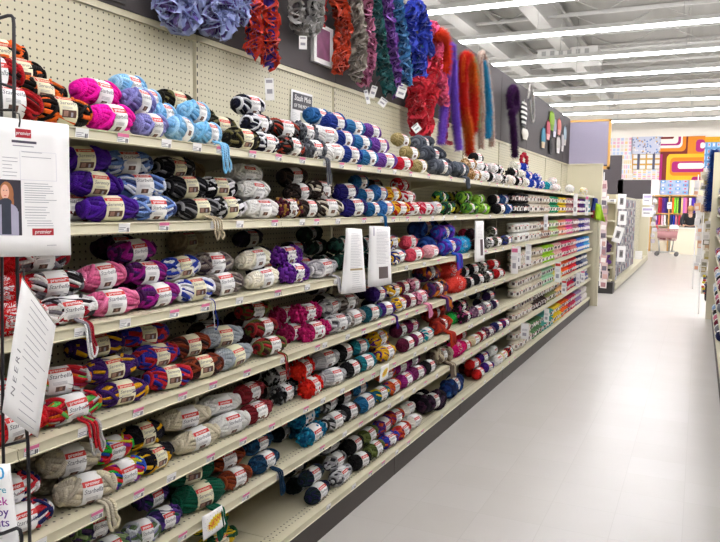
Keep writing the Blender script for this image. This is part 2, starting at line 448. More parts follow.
# stacks: (u of the front bottom skein, phrase, kind, colours, how many high, options)
K, S2 = 'skein', 'ribbon'
ST = {}
ST['top'] = [
 (6, 'dark red', S2, ['8d0c14', 'c01822', '2a0a0c'], 2, dict(band='white')),
 (60, 'tiger striped orange', S2, ['14100e', '1a1210', 'e8661e', '14100e', 'e8661e'], 4, dict(band='cream', sb=.06, pz=.05)),
 (110, 'hot pink', 'fat', ['f014a8'], 2, dict(a=-4)),
 (150, 'lavender', 'fat', ['8f8fd0', '7a78b8'], 2, dict(a=-6)),
 (178, 'pale blue', 'fat', ['8cc4ee', 'a6d4f4', '78b4e4'], 4, dict(sb=.055, pz=.045, a=-6)),
 (205, 'sky blue', 'fat', ['7cc0ee', '9ad0f4'], 2, dict(tail=(.045, 2, .004), a=-4)),
 (240, 'black and olive', S2, ['17150f', '1c1a12', '6d6640', '14120e'], 4, dict(band='cream', sb=.085, pz=.045)),
 (264, 'navy and white streaked', S2, ['16182c', 'e8e8ee', '1c1e34', '14141e'], 3, {}),
 (290, 'black and brick red', S2, ['1c1416', 'a83a2a', '1a1616', '6d6a6a'], 2, {}),
 (312, 'slate grey', 'knob', ['5c606a', '484a54', '777b84'], 2, dict(tail=(.06, 2, .003))),
 (331, 'bright white', K, ['f4f2f2'], 2, {}),
 (349, 'dark blue', K, ['28409a', '1e3486'], 3, {}),
 (334, 'steel blue', 'fat', ['2e6aa8', '22568e'], 3, dict(inset=.1, base=.04, sb=.045)),
 (350, 'bluebell', 'fat', ['2a62a0', '1f5288'], 3, dict(inset=.1, base=.04, sb=.045)),
 (367, 'ocean blue', K, ['2a6ca4', '3a80b8'], 3, {}),
 (384, 'violet', K, ['7a4aa6', '69399a'], 3, {}),
 (401, 'red', K, ['d01a34', 'b8142c'], 1, {}),
 (418, 'olive tan', K, ['9c8c5a', 'b0a070'], 3, dict(sb=.05)),
 (440, 'charcoal grey', 'hank', ['4b505c', '3a3e48', '6b707a'], 3, dict(inset=.02, sc=1.5, sb=.045, pz=.05)),
 (458, 'ash grey', 'hank', ['5a606c', '444a54'], 1, dict(inset=-.01, sc=1.35, tail=(.02, 4, .007))),
 (473, 'caramel brown', 'knob', ['b08a60', 'd0b08a', '96703e'], 2, dict(sc=1.1)),
 (482, 'snow white', K, ['f2f0f0'], 2, {}),
 (489, 'jet black', K, ['121113'], 3, dict(sb=.05)),
 (496, 'pearl grey', K, ['e4dedc', 'cdc8c8'], 2, {}),
 (502, 'black and white pompom', 'knob', ['141316', 'efefee', '121114'], 2, {}),
 (510, 'ivory', K, ['f0e6dc'], 1, {}),
 (516, 'black pompom', 'knob', ['121114'], 2, {}),
 (523, 'cream pompom', 'knob', ['ece8da', 'f4f0e4'], 3, {}),
 (531, 'royal blue', 'knob', ['2244c4', '1c3aa8'], 3, {}),
 (540, 'cobalt and white', 'knob', ['2a50cc', 'dfe2ee', '2244b4'], 2, {}),
 (547, 'teal', 'knob', ['1e98ac', '2cb0c0'], 1, {}),
 (556, 'pale pink', K, ['f0e0e2', 'f4ecec'], 2, {}),
 (571, 'large white', K, ['f2f0ee'], 1, dict(sc=1.5)),
 (584, 'white and yellow', K, ['f2efe2', 'e6cf62', 'f2efe2'], 1, dict(sc=1.4)),
]
ST['s2'] = [
 (70, 'dark crimson', S2, ['6e1018', '20101a', 'a01c28'], 1, dict(inset=.1)),
 (107, 'violet velvet', 'fat', ['43148c', '371076', '4f1c9c'], 3, dict(band='cream')),
 (151, 'blue and white striped', S2, ['6a8cd0', 'e0e4ee', '34406e', '7c9cdc'], 3, {}),
 (197, 'black and silver', S2, ['15141a', '1b1a20', '8d8c90', '131218'], 3, dict(band='cream', tail=(.02, 2, .003), tc='c8b89c')),
 (227, 'zebra striped', S2, ['121116', 'eceaf0', '15141a', 'eceaf0', '121116'], 2, dict(band='cream')),
 (203, 'tan', 'fat', ['a8926c'], 3, dict(inset=.23, band='cream')),
 (260, 'white', 'fat', ['f2f0ee', 'e8e6e4'], 3, {}),
 (287, 'burgundy speckled', 'knob', ['5a1a30', '381420', 'a87c3a'], 1, {}),
 (306, 'dark brown', S2, ['2c2220', '4a3a34', '1c1616'], 3, {}),
 (327, 'chocolate and cream', S2, ['2e2420', 'e8dfce', '3a2c28'], 2, {}),
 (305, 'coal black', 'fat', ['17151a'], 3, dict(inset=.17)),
 (353, 'navy blue', K, ['241c78', '1c1660'], 2, {}),
 (371, 'peacock blue', K, ['1c66a0', '165688'], 3, dict(tail=(.03, 2, .003))),
 (384, 'cornflower blue', K, ['3a7ac4', '2a66b0'], 2, {}),
 (397, 'yellow and red', S2, ['e8a41c', 'f0b828', 'c42820'], 2, {}),
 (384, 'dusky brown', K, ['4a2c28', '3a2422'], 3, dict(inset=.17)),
 (411, 'red and white', S2, ['cc1c34', 'f0e8ea', 'c01830'], 3, {}),
 (423, 'rose pink and white', S2, ['e84c7c', 'f4dce4', 'd42040'], 1, {}),
 (434, 'pale grey', K, ['d4d4d8'], 1, {}),
 (446, 'green and yellow', 'hank', ['2c7a3c', 'c8c42c', '185c48', '17201a'], 2, dict(sc=1.05)),
 (458, 'black and gold', 'hank', ['15160f', '9a9426', '101210'], 2, dict(inset=.09)),
 (469, 'leaf green', 'hank', ['5c9a30', '3f7a2a', '8cc038', '2a3a20'], 2, dict(sc=1.1)),
 (482, 'lime green', 'hank', ['8cc43a', 'a4d44c', '7cb432'], 2, dict(sc=1.0)),
 (498, 'pitch black', K, ['100f12'], 2, {}),
 (507, 'denim blue', 'knob', ['2c54a0', '38649c'], 2, {}),
]
ST['s3'] = [
 (140, 'shaded plum', 'fat', ['2c1028', '4c1840'], 3, dict(inset=.17)), (300, 'shaded violet', 'fat', ['1a1022', '2c1838'], 2, dict(inset=.2)), (455, 'dim navy', K, ['141838'], 3, dict(inset=.17)),  # rear fill: yarn colours darkened to stand for shade inside the shelf
 (8, 'scarlet', 'fluffy', ['c80c14', 'e01820'], 3, {}),
 (66, 'red and grey striped', S2, ['8a8790', 'f0eeee', 'a82030', 'eceaea', '2a2228'], 3, dict(tail=(.045, 2, .0035), a=14)),
 (112, 'rose pink', 'fat', ['e86c9c', 'd85c8c', 'f082ae'], 2, {}),
 (157, 'magenta and purple', 'fat', ['8c1478', '5c2078', '43184c', 'a01c88'], 3, {}),
 (191, 'royal blue striped', S2, ['f0eef0', '2c40a8', 'e8e8ee', '2c40a8'], 2, dict(tail=(.05, 1, .0016), band='cream')),
 (222, 'taupe and plum', S2, ['6c5e5c', '8e847e', '443846', 'a39a90'], 2, {}),
 (262, 'soft ivory', 'fat', ['f0e8d4', 'f4eee0'], 2, {}),
 (205, 'oatmeal', 'fat', ['c4b494'], 3, dict(inset=.24, band='cream')),
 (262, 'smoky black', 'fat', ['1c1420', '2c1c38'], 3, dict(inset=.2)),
 (294, 'metallic violet', 'knob', ['5c1c8c', '7a34a8', '43146c'], 2, {}),
 (322, 'silver grey', S2, ['c4c2c8', 'a09ea6', 'dcdadf'], 1, dict(tail=(.02, 2, .003))),
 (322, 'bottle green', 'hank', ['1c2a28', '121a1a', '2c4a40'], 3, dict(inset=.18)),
 (346, 'green and black', 'hank', ['1a3a34', '14201f', '2c5c50'], 2, dict(inset=.08)),
 (371, 'aqua and black', 'hank', ['182624', '1c6c64', '0f1414'], 2, {}),
 (396, 'navy and yellow', S2, ['e8b420', '26307c', 'f0ece0', '26307c'], 2, {}),
 (414, 'coral pink', K, ['e8546c', 'd8465e'], 2, dict(sc=1.05)),
 (430, 'blush pink', K, ['f0a8b4', 'f4b8c2'], 1, {}),
 (431, 'cobalt blue', 'hank', ['2446a4', '1c3484', '3c6ccc'], 2, dict(inset=.1, sc=1.6)),
 (449, 'blue and purple', 'hank', ['3c78dc', '5428a8', '2c54c4', '6c34b4'], 2, dict(inset=-.01, sc=1.35, tail=(.05, 6, .008))),
 (460, 'turquoise', 'fluffy', ['18a0d8', '2cb4e8'], 1, dict(sc=1.4)),
 (470, 'crimson', K, ['a81c40', 'c42448'], 2, dict(inset=.07)),
 (478, 'midnight black', K, ['16131a', '3c1424'], 2, {}),
 (488, 'salt and pepper', 'knob', ['8a8a88', '2c2c2c', 'd4d2ce'], 1, dict(sc=1.1)),
 (496, 'grey and olive', S2, ['4a4c3c', '8c8c7c', '2c2e28'], 2, {}),
 (506, 'cobalt and slate', S2, ['2c3c9c', '4c4c54', '1c2454'], 1, {}),
]
ST['s4'] = [
 (130, 'shaded purple gold', S2, ['241040', '8c6414', '241040'], 3, dict(inset=.15)), (215, 'shaded walnut', S2, ['2c1814', '1c1210'], 3, dict(inset=.16)), (250, 'shaded wine', 'fat', ['2c0c14', '3c121c'], 2, dict(inset=.18)), (330, 'dusky brown', 'fat', ['2c2424'], 3, dict(inset=.17)), (372, 'shaded indigo', K, ['1c1238'], 3, dict(inset=.14)),  # added behind the front piles; recess shade is put into their colours
 (10, 'twisted red', 'fat', ['c00c18', 'd81a22'], 2, {}),
 (70, 'green and orange striped', S2, ['d4641c', '5cb450', 'c4202c', 'b8b4b4', '8c1434'], 2, dict(tail=(.04, 3, .004), a=12)),
 (122, 'purple and gold striped', S2, ['3c1c64', 'e4a81c', '3c1c64', '47246e'], 3, dict(band='cream')),
 (167, 'blue and red striped', S2, ['2c2c94', 'b8202c', '34309c', 'c42430'], 3, dict(band='cream')),
 (200, 'rust brown', S2, ['5c2a1e', '8c3c22', '341c18'], 2, dict(band='cream')),
 (232, 'light grey', 'fat', ['a8aeb4', '98a0a8'], 2, dict(band='cream')),
 (269, 'red olive and brown', S2, ['7c141c', '5c6028', '3a1c16', 'a0242a'], 3, dict(tail=(.05, 1, .003))),
 (292, 'deep magenta', 'knob', ['8c1048', 'a81858'], 2, dict(inset=.07)),
 (314, 'raspberry', 'knob', ['c41c6c', 'a81458'], 2, {}),
 (336, 'grey and white marbled', S2, ['dadada', '4c4c50', 'bcbcc0', '8c8c90'], 2, {}),
 (352, 'brown and grey marbled', S2, ['8c807c', 'b8b0ac', '5c5250'], 2, {}),
 (369, 'deep teal', K, ['0c4c5c', '105868'], 1, {}),
 (383, 'purple', K, ['482484', '3c1c70'], 2, dict(tail=(.02, 2, .003))),
 (397, 'yellow and navy', S2, ['e8b41c', '2c2060', 'f0c030', 'e8e0d0'], 2, {}),
 (408, 'maroon', K, ['6c1434', '5c102c'], 2, {}),
 (418, 'light pink', K, ['e88cb0', 'f0a0be', '8c3c54'], 2, dict(tail=(.03, 4, .004))),
 (437, 'orange and purple', 'hank', ['c46c1c', '4c1c5c', '7c2c3c', '28304c'], 2, dict(sc=1.5, tail=(.03, 6, .008))),
 (456, 'neon coral', 'fluffy', ['f4443c', 'ff5448'], 2, dict(sc=1.4)),
 (468, 'ink black', K, ['14121a'], 2, {}),
 (477, 'aubergine black', K, ['171019', '0f0e12'], 2, {}),
 (486, 'black and grey speckled', 'knob', ['2c2c2c', '8c8a80', '4c4a44'], 2, {}),
 (497, 'tomato red', K, ['d01c24', 'b8141c'], 2, {}),
]
ST['s5'] = [
 (60, 'shaded beige', 'fat', ['a49a84'], 2, dict(inset=.14)), (265, 'dark wine', 'fat', ['2c0c12'], 2, dict(inset=.16)), (300, 'shaded coal', 'fat', ['141214'], 2, dict(inset=.16)), (335, 'shaded graphite', K, ['26262a'], 3, dict(inset=.15)), (478, 'dark violet', K, ['180c2c'], 3, dict(inset=.14)),  # rear filler yarn, coloured darker than the front piles as painted shade
 (18, 'navy and red striped', S2, ['1c2058', 'c42834', 'f0eeee', '1c2058', 'c42834'], 2, dict(a=8)),
 (84, 'beige', 'fat', ['c4baa6', 'd8cdb0', 'b4aa98', 'ccc2ae'], 2, dict(sc=1.15, tail=(.03, 2, .0055), a=14)),
 (122, 'rainbow striped', S2, ['d42838', '2cb83c', 'd8d42c', '2c58c4', '9c2ca4', 'e02c30'], 2, {}),
 (155, 'black and yellow', S2, ['14121a', 'e4ae1c', '14121a', '1a1620'], 2, dict(band='cream')),
 (197, 'cream', 'fat', ['dcd2b8', 'e4dac2', 'd0c6ac'], 2, dict(a=12)),
 (229, 'chalk white', 'fat', ['ecebe8', 'e0dfdc'], 2, {}),
 (256, 'dark red', S2, ['6c141c', '86202a'], 2, {}),
 (284, 'black and silver', 'knob', ['18181c', 'b8babf', '2c2c30'], 2, dict(inset=.05)),
 (310, 'scarlet satin', 'knob', ['d01814', 'e42818'], 2, {}),
 (332, 'silver grey', K, ['a8a8ac', 'bcbcc0'], 2, {}),
 (350, 'black', K, ['0f0e13'], 2, {}),
 (364, 'turquoise', K, ['1c8c9c', '14707f'], 2, {}),
 (384, 'yellow and purple', S2, ['f0b41c', 'f4c42c', '5c2478'], 2, {}),
 (379, 'gold and plum', S2, ['e0962c', '5c2478'], 3, dict(inset=.1)),
 (405, 'burgundy', K, ['641438', '54102e'], 2, {}),
 (416, 'plum', K, ['8c1c5c', '741650'], 2, {}),
 (425, 'teal', K, ['1ca4b0', 'e8e8e4', '1ca4b0'], 1, {}),
 (441, 'red and rust', 'hank', ['a42c20', 'c4381c', '7c1c1c'], 3, dict(sc=1.4, tail=(.04, 6, .009), pz=.055)),
 (452, 'neon green', 'fluffy', ['2cd45c', '24c04c'], 1, dict(sc=1.0, inset=.07)),
 (464, 'black and pink speckled', 'knob', ['1c141c', 'a83c78', '2a2028'], 2, {}),
 (476, 'mauve', 'knob', ['8c6484', '6c4c6c', 'b890a8'], 1, {}),
 (484, 'steel grey', 'knob', ['7c7c84', 'a4a4aa'], 1, {}),
 (493, 'dark purple', K, ['2c144c', '22103c'], 3, {}),
]
ST['s6'] = [
 (175, 'shaded forest green', K, ['0a3024'], 3, dict(inset=.15)), (215, 'shaded rust', S2, ['3c180e', '2c120c'], 3, dict(inset=.16)), (280, 'shaded petrol', 'fat', ['0c2434'], 2, dict(inset=.14)), (340, 'shadow black', K, ['0c0c10'], 3, dict(inset=.14)), (440, 'shaded damson', K, ['1c0c1c'], 2, dict(inset=.16)),  # back-row fill in darkened copies of the front colours, for recess shade
 (66, 'maroon and white', S2, ['6c142c', 'e0dcdc'], 1, {}),
 (108, 'sage green and plum', S2, ['5c7c4c', '6c5080', '8ca070', '4c4468'], 2, {}),
 (140, 'lavender and sage', S2, ['8c88b0', '5c7050', 'c4c8d0'], 1, {}),
 (164, 'purple and green', S2, ['4c2c7c', '1c4c40', '5c3c94', '2c2454'], 2, {}),
 (200, 'emerald green', K, ['0c5c44', '0a4c38'], 2, dict(sc=1.22, band='cream', tail=(.06, 3, .005), a=10)),
 (235, 'rust orange', S2, ['7c3018', '5c2414', '94401c'], 3, {}),
 (264, 'dark teal blue', S2, ['143c5c', '1c5078', '0f2c44'], 3, dict(tail=(.05, 2, .0035))),
 (311, 'turquoise blue', 'knob', ['1878a0', '1c8cb4', '0f5c84'], 2, dict(sc=1.1)),
 (296, 'peacock', 'knob', ['14688c', '0f5474'], 3, dict(inset=.1)),
 (333, 'white and black marbled', S2, ['d4d4d4', '343436', 'b0b0b2'], 2, {}),
 (348, 'raven black', K, ['0f0e13'], 2, {}),
 (364, 'sea blue', K, ['246c9c', '1c5c88'], 2, {}),
 (379, 'teal and yellow', S2, ['1c6c80', 'e0c02c', '1c5c74'], 1, {}),
 (391, 'orange and violet', S2, ['d8541c', '6c2c7c', 'e4642c'], 2, {}),
 (404, 'magenta', K, ['9c1c7c', '88186c'], 2, {}),
 (416, 'plum purple', K, ['6c1c54', '7c2460'], 2, {}),
 (427, 'black and white', K, ['121116'], 1, {}),
 (441, 'beige ruffled', 'hank', ['8c7c6c', 'c4b69c', '6c5c50'], 2, dict(sc=1.45, tail=(.04, 6, .009))),
 (456, 'hot pink', 'fluffy', ['f0147c', 'ff2490'], 1, dict(sc=1.3)),
 (464, 'bright red', K, ['d01c28', 'b81420'], 2, {}),
 (473, 'vanilla cream', K, ['e8d8b4'], 1, {}),
 (480, 'cherry red', K, ['b01424', '8c101c'], 1, {}),
 (487, 'mauve speckled', 'knob', ['7c4c78', 'c4a09c', '5c3454'], 1, {}),
 (496, 'navy', K, ['1c1c64', '14144c'], 1, {}),
 (503, 'royal purple', K, ['4c248c', 'a41c34'], 1, {}),
]
ST['deck'] = [
 (300, 'dark spruce', K, ['0c1a1c'], 2, dict(inset=.13)), (345, 'dim grey', S2, ['5c5c60', '28282c'], 2, dict(inset=.14)), (420, 'dark mulberry', 'hank', ['1c1020'], 1, dict(inset=.12, sc=1.3)), (464, 'shaded oxblood', K, ['5c0c14'], 2, dict(inset=.15)),  # rear fill of the deck, with the shade of the recess in its colours
 (228, 'green and yellow striped', S2, ['1c4c2c', 'e0c01c', '1c4c2c', 'd4b41c'], 3, dict(band='cream')),
 (318, 'dark green and navy', K, ['142c34', '1c1c44', '10201f'], 2, dict(sc=1.05)),
 (341, 'grey and white camouflage', S2, ['cfcfd2', '3a3a40', 'a8a8ac'], 3, {}),
 (360, 'black', K, ['0d0c10'], 2, {}),
 (374, 'olive green', S2, ['54602c', '3c4420', '6c7840'], 2, {}),
 (388, 'blue and orange', S2, ['2c3cb4', 'd4542c', '5c2c70', '2c3cb4'], 2, {}),
 (400, 'red and orange mixed', S2, ['c42430', 'd8542c', '7c2c60'], 2, {}),
 (412, 'natural white', K, ['f0eae0'], 2, {}),
 (434, 'dark purple', 'hank', ['2c1830', '43243c', '1c1420'], 1, dict(sc=1.7)),
 (455, 'navy and teal', 'hank', ['1c3470', '1c4c8c', '14244c'], 1, dict(sc=1.75)),
 (470, 'deep red', K, ['b0141c'], 1, dict(inset=.08)),
 (478, 'fire red', K, ['d81c1c', 'c4161a'], 2, {}),
 (487, 'violet', K, ['4c2490', '3c1c78'], 2, {}),
 (496, 'white', K, ['e8e6e4'], 2, {}),
 (502, 'buttermilk', K, ['e4d4a8'], 1, {}),
 (508, 'black and red', K, ['1c1214', 'c41c28', '141012'], 1, {}),
]
POS = {1: ['lying singly'], 2: ['lower of its pile', 'upper of its pile'], 3: ['bottom of its pile', 'middle of its pile', 'top of its pile'],
       4: ['bottom of its pile', 'second in its pile', 'third in its pile', 'topmost of its pile']}
tagspots = []
UNSEEN = {'s5|shaded graphite|2', 's5|dark violet|2', 's5|gold and plum|2', 's6|shaded forest green|1', 's6|shaded rust|1', 's6|shaded rust|2', 's6|shaded petrol|1', 's6|shadow black|1', 's6|shadow black|2', 's6|shaded damson|1', 's6|maroon and white|0', 's6|rust orange|2', 's6|dark teal blue|2', 's6|peacock|2'}   # wholly behind other yarn
NOTAG = {'dark red', 'white and yellow', 'scarlet', 'aqua and black', 'maroon and white', 'sage green and plum', 'lavender and sage', 'emerald green', 'green and yellow striped'}
n_skein = 0
def place(lv):
    global n_skein
    surf = LEV[lv]; ents = ST[lv]; seen = set(); info = []
    for (u, ph, kind, cols, rows, op) in ents:
        assert ph not in seen, (lv, ph); seen.add(ph)
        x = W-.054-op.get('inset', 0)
        y = y_for_u(u, x, surf+.036); info.append((y, x))
    for k, (u, ph, kind, cols, rows, op) in enumerate(ents):
        y, x = info[k]
        gaps = [abs(y-q[0]) for j, q in enumerate(info) if j != k and abs(q[1]-x) < .07]
        scl = op.get('sc', (1.12 if u > 300 else 1.05) if rows < 3 or lv == 'top' else 1.0)
        gl = min(gaps) if gaps else .2
        sy = min(1.06*scl, max(.72, 1.02*gl/(2*HL)))
        if kind == 'hank' or scl > 1.13: sy = min(scl, max(.95*scl if scl > 1.19 else .72, 1.15*gl/(2*HL)))
        mat = yarn(cols, .31 if len(cols) > 2 else .47)
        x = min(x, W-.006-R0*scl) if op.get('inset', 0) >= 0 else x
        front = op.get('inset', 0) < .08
        if front: tagspots.append((lv, y, ph))
        band = op.get('band', 'white'); noun = {'hank': 'yarn hank', 'knob': 'bobbly yarn skein', 'fluffy': 'fluffy yarn skein'}.get(kind, 'yarn skein')
        ph2 = ph
        where = PH[lv]
        if not front: where = 'rear of the '+PH[lv]
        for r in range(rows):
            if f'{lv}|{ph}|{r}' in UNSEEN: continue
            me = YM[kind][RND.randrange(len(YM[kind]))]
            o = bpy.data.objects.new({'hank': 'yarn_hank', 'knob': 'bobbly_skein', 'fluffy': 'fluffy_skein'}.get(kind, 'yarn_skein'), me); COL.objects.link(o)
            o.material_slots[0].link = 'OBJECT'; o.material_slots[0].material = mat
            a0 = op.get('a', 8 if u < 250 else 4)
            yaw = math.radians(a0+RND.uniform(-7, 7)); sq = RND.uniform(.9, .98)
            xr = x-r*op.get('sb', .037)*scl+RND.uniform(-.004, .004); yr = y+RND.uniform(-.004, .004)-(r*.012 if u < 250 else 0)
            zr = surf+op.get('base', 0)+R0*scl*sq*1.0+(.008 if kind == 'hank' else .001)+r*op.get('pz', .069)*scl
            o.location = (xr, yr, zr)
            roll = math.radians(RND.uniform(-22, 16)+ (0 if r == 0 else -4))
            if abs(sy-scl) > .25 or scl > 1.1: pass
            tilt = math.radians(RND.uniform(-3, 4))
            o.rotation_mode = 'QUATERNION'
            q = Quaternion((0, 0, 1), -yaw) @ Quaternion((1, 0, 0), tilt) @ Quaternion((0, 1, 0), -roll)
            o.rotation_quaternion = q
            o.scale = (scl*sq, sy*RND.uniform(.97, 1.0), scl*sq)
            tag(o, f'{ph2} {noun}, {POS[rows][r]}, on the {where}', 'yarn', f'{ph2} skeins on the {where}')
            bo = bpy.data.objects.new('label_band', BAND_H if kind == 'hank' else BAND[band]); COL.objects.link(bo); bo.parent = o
            if kind == 'hank':
                bo.scale = (1, 1, 1)
            n_skein += 1
            if r == 0 and 'tail' in op:
                d, n, rad = op['tail']
                tail_part(o, yr+.005, d, yarn((op['tc'],)) if 'tc' in op else mat, surf, min(xr+R0*.4, W-.02), n, rad, sway=.01)
for lv in LEV: place(lv)

# ------------------------------------------------------------------ price tags in the rails
def tag_mesh(top):
    b = MB(); w, h = .022, .0145
    b.box(-.0006, .0006, -w, w, -h, h, 0)
    if top: b.box(.0006, .0009, -w, w, h*.35, h, 1)
    for k, (a, c) in enumerate(((-.9, .2), (-.9, -.1), (-.9, .5))):
        z = h*(.15-.33*k); b.box(.0006, .0009, a*w, c*w, z-.0012, z+.0012, 3)
    b.box(.0006, .0009, w*.45, w*.62, -h*.75, h*.1, 2); b.box(.0006, .0009, w*.7, w*.85, -h*.75, h*.1, 2)
    return b.mesh('price_tag', [M_white, M_pink, M_ink, M_grey], False)
TG = [tag_mesh(False), tag_mesh(True)]
for lv, y, ph in tagspots:
    if ph in NOTAG and (ph != 'dark red' or lv == 'top'): continue
    top = RND.random() < .5
    o = link('price_tag', TG[int(top)], None, (W+.0072, y+RND.uniform(-.02, .02), LEV[lv]-.0165), (0, math.radians(7), 0))
    tag(o, f'{"white and pink" if top else "white"} price tag under the {ph} yarn, {PH[lv]}', 'price tag', 'price tags in the shelf rails')
# ------------------------------------------------------------------ small cotton balls in the far bays
def make_cotton(seed):
    rr = random.Random(seed); b = MB(); n = 18; hl = .046; kr = 1.42
    prf = [(.004, -hl*.96), (.022, -hl), (.036, -hl*.86), (.042, -hl*.55), (.039, -hl*.25), (.039, hl*.25), (.042, hl*.55), (.036, hl*.86), (.022, hl), (.004, hl*.96)]
    base = len(b.v)
    for i, (r, h) in enumerate(prf):
        for k in range(n):
            a = 2*PI*k/n+.12*i; q = r*(1+(.05 if k % 2 else -.03)); b.v.append((q*kr*math.sin(a), -q*kr*math.cos(a), h))
    for i in range(len(prf)-1):
        for k in range(n):
            k2 = (k+1) % n; u = k*.5
            b.face((i*n+k, i*n+k2, (i+1)*n+k2, (i+1)*n+k), 0, ((u, 0), (u, 1), (u+.2, 1), (u+.2, 0)))
    b.face(list(range(n))[::-1], 0, [(.5, .5)]*n); e = (len(prf)-1)*n; b.face([e+k for k in range(n)], 0, [(.5, .5)]*n)
    return b
def cotton_band():
    b = MB(); n = 20; rad = .0575; hw = .0205
    for j in range(n):
        a = 2*PI*j/n
        for y in (-hw, hw): b.v.append((rad*math.cos(a), -rad*math.sin(a), y))
    for j in range(n): j2 = (j+1) % n; b.face((2*j, 2*j+1, 2*j2+1, 2*j2), 0)
    def patch(y0, y1, a0, a1, mat):
        base = len(b.v); r = rad+.0006
        for j in range(4):
            a = a0+(a1-a0)*j/3; b.v.append((r*math.cos(a), r*math.sin(a), y0)); b.v.append((r*math.cos(a), r*math.sin(a), y1))
        for j in range(3): b.face((base+2*j, base+2*j+1, base+2*j+3, base+2*j+2), mat)
    for c in range(6):
        patch(-hw*.75, hw*.55, c*1.047-.1, c*1.047+.36, 1 if c % 3 else 3); patch(hw*.6, hw*.9, c*1.047+.42, c*1.047+.75, 2)
    return b.mesh('label_band', [plain('f0ebe6', .6, noise=.02), plain('584a4c', .6, noise=.3, nscale=150, name='band_picture'), M_red, plain('8c7c78', .6, noise=.3, nscale=150, name='band_picture_light')])
CB = [make_cotton(1), make_cotton(2)]; CM = [b.mesh('cotton_ball', [None]) for b in CB]; CBAND = cotton_band()
CG = {  # colour runs along each shelf
 's2': [('black', '1c1a1c'), ('linen', 'd9cfc0'), ('oatmeal', 'cfc0aa'), ('emerald', '1c9c68'), ('sunflower yellow', 'ecc824'), ('dusty rose', 'b88084'), ('claret', '9c2448'), ('purple', '643488'), ('aqua', '6cb4c4')],
 's3': [('white', 'f0eeea'), ('ecru', 'dcd4c4'), ('peach and brown', 'b08c74'), ('pale green', 'b4cc88'), ('melon', 'f09070'), ('pink', 'e85498'), ('rosewood', 'a87478'), ('indigo', '342c84'), ('lilac', 'a890c0')],
 's4': [('natural', 'e0d8c8'), ('sand', 'd0c0a4'), ('lime green', '98d01c'), ('shell pink', 'e8b4b0'), ('raspberry', 'd82c5c'), ('brick pink', 'd87478'), ('blue and violet', '3c6cd0'), ('sky blue', '4ca8e0')],
 's5': [('cream', 'e4dcc8'), ('beige', 'd4c8b0'), ('mint', 'a8d8b0'), ('lemon', 'f0e070'), ('orange', 'f4581c'), ('scarlet', 'd81c2c'), ('navy', '1c2454'), ('slate', '747c94')],
 's6': [('pale beige', 'd8ccb4'), ('dark brown', '40302c'), ('olive', '8c9058'), ('apricot', 'f0b878'), ('watermelon', 'd4244c'), ('plum blue', '484878'), ('periwinkle', '747cb4')],
 'deck': [('stone', 'd4cab8'), ('moss green', '5c8858'), ('sea green', '4ca498'), ('yellow', 'f0d030'), ('bright orange', 'f8681c'), ('rose red', 'cc3458'), ('lavender', '9c84b0'), ('off white', 'e4dcd8')],
}
spots = []
for lv, runs in CG.items():
    y0 = max(y_for_u(512 if lv != 's6' else 510, W-.07, LEV[lv]+.04), 5.9); y1 = 11.38; step = .132
    ncol = int((y1-y0)/step); rows = 2 if lv in ('s4', 's6', 's5') else 2
    if lv == 's2': rows = 2
    for c in range(ncol):
        g = min(len(runs)-1, int(c/ncol*len(runs)))
        f = c/ncol*len(runs)-g
        for r in range(rows):
            spots.append((y0+step*(c+.5), lv, runs[g], r, rows, c))
spots.sort(key=lambda s: s[0])
rest = MB(); restm = []; restidx = {}
cellcount = {}
def ordw(k): return ['first', 'second', 'third', 'fourth', 'fifth', 'sixth', 'seventh', 'eighth', 'ninth', 'tenth', 'eleventh', 'twelfth'][k]
for i, (y, lv, (cn, hx), r, rows, c) in enumerate(spots):
    mat = yarn((hx,), .5); x = W-.07-.008*r+RND.uniform(-.006, .006); z = LEV[lv]+.0485+r*.0945
    rot = Quaternion((0, 0, 1), RND.uniform(0, 6.28)) @ Quaternion((1, 0, 0), RND.uniform(-.03, .03))
    if i < 300:
        o = bpy.data.objects.new('cotton_ball', CM[i % 2]); COL.objects.link(o); o.location = (x, y, z); o.rotation_mode = 'QUATERNION'; o.rotation_quaternion = rot
        o.material_slots[0].link = 'OBJECT'; o.material_slots[0].material = mat
        key = (lv, cn, r); q = cellcount.get(key, 0); cellcount[key] = q+1
        lay = {1: '', 2: ['lower layer', 'upper layer'][r] if rows == 2 else '', 3: ['bottom layer', 'middle layer', 'upper layer'][r] if rows == 3 else ''}[rows]
        tag(o, f'small {cn} cotton ball, {ordw(q)} along its {lay}, on the {PH[lv]}', 'yarn', f'small {cn} cotton balls on the {PH[lv]}')
        bo = bpy.data.objects.new('label_band', CBAND); COL.objects.link(bo); bo.parent = o
    else:
        if hx not in restidx: restidx[hx] = len(restm); restm.append(mat)
        M = Matrix.Translation((x, y, z)) @ rot.to_matrix().to_4x4()
        src = CB[i % 2]; rest.add([M @ Vector(p) for p in src.v], src.f, restidx[hx], src.uv)
        nb = 20; vs = []
        for j in range(nb):
            a = 2*PI*j/nb
            for yy in (-.0205, .0205): vs.append(M @ Vector((.0575*math.cos(a), -.0575*math.sin(a), yy)))
        if 'lb' not in restidx: restidx['lb'] = len(restm); restm.append(CBAND.materials[0])
        rest.add(vs, [(2*j, 2*j+1, 2*((j+1) % nb)+1, 2*((j+1) % nb)) for j in range(nb)], restidx['lb'])
if rest.v:
    o = link('cotton_balls', rest.mesh('cotton_balls', restm)); tag(o, 'rows of small cotton balls at the far end of the shelves, beside the end panel', 'yarn', kind='stuff')

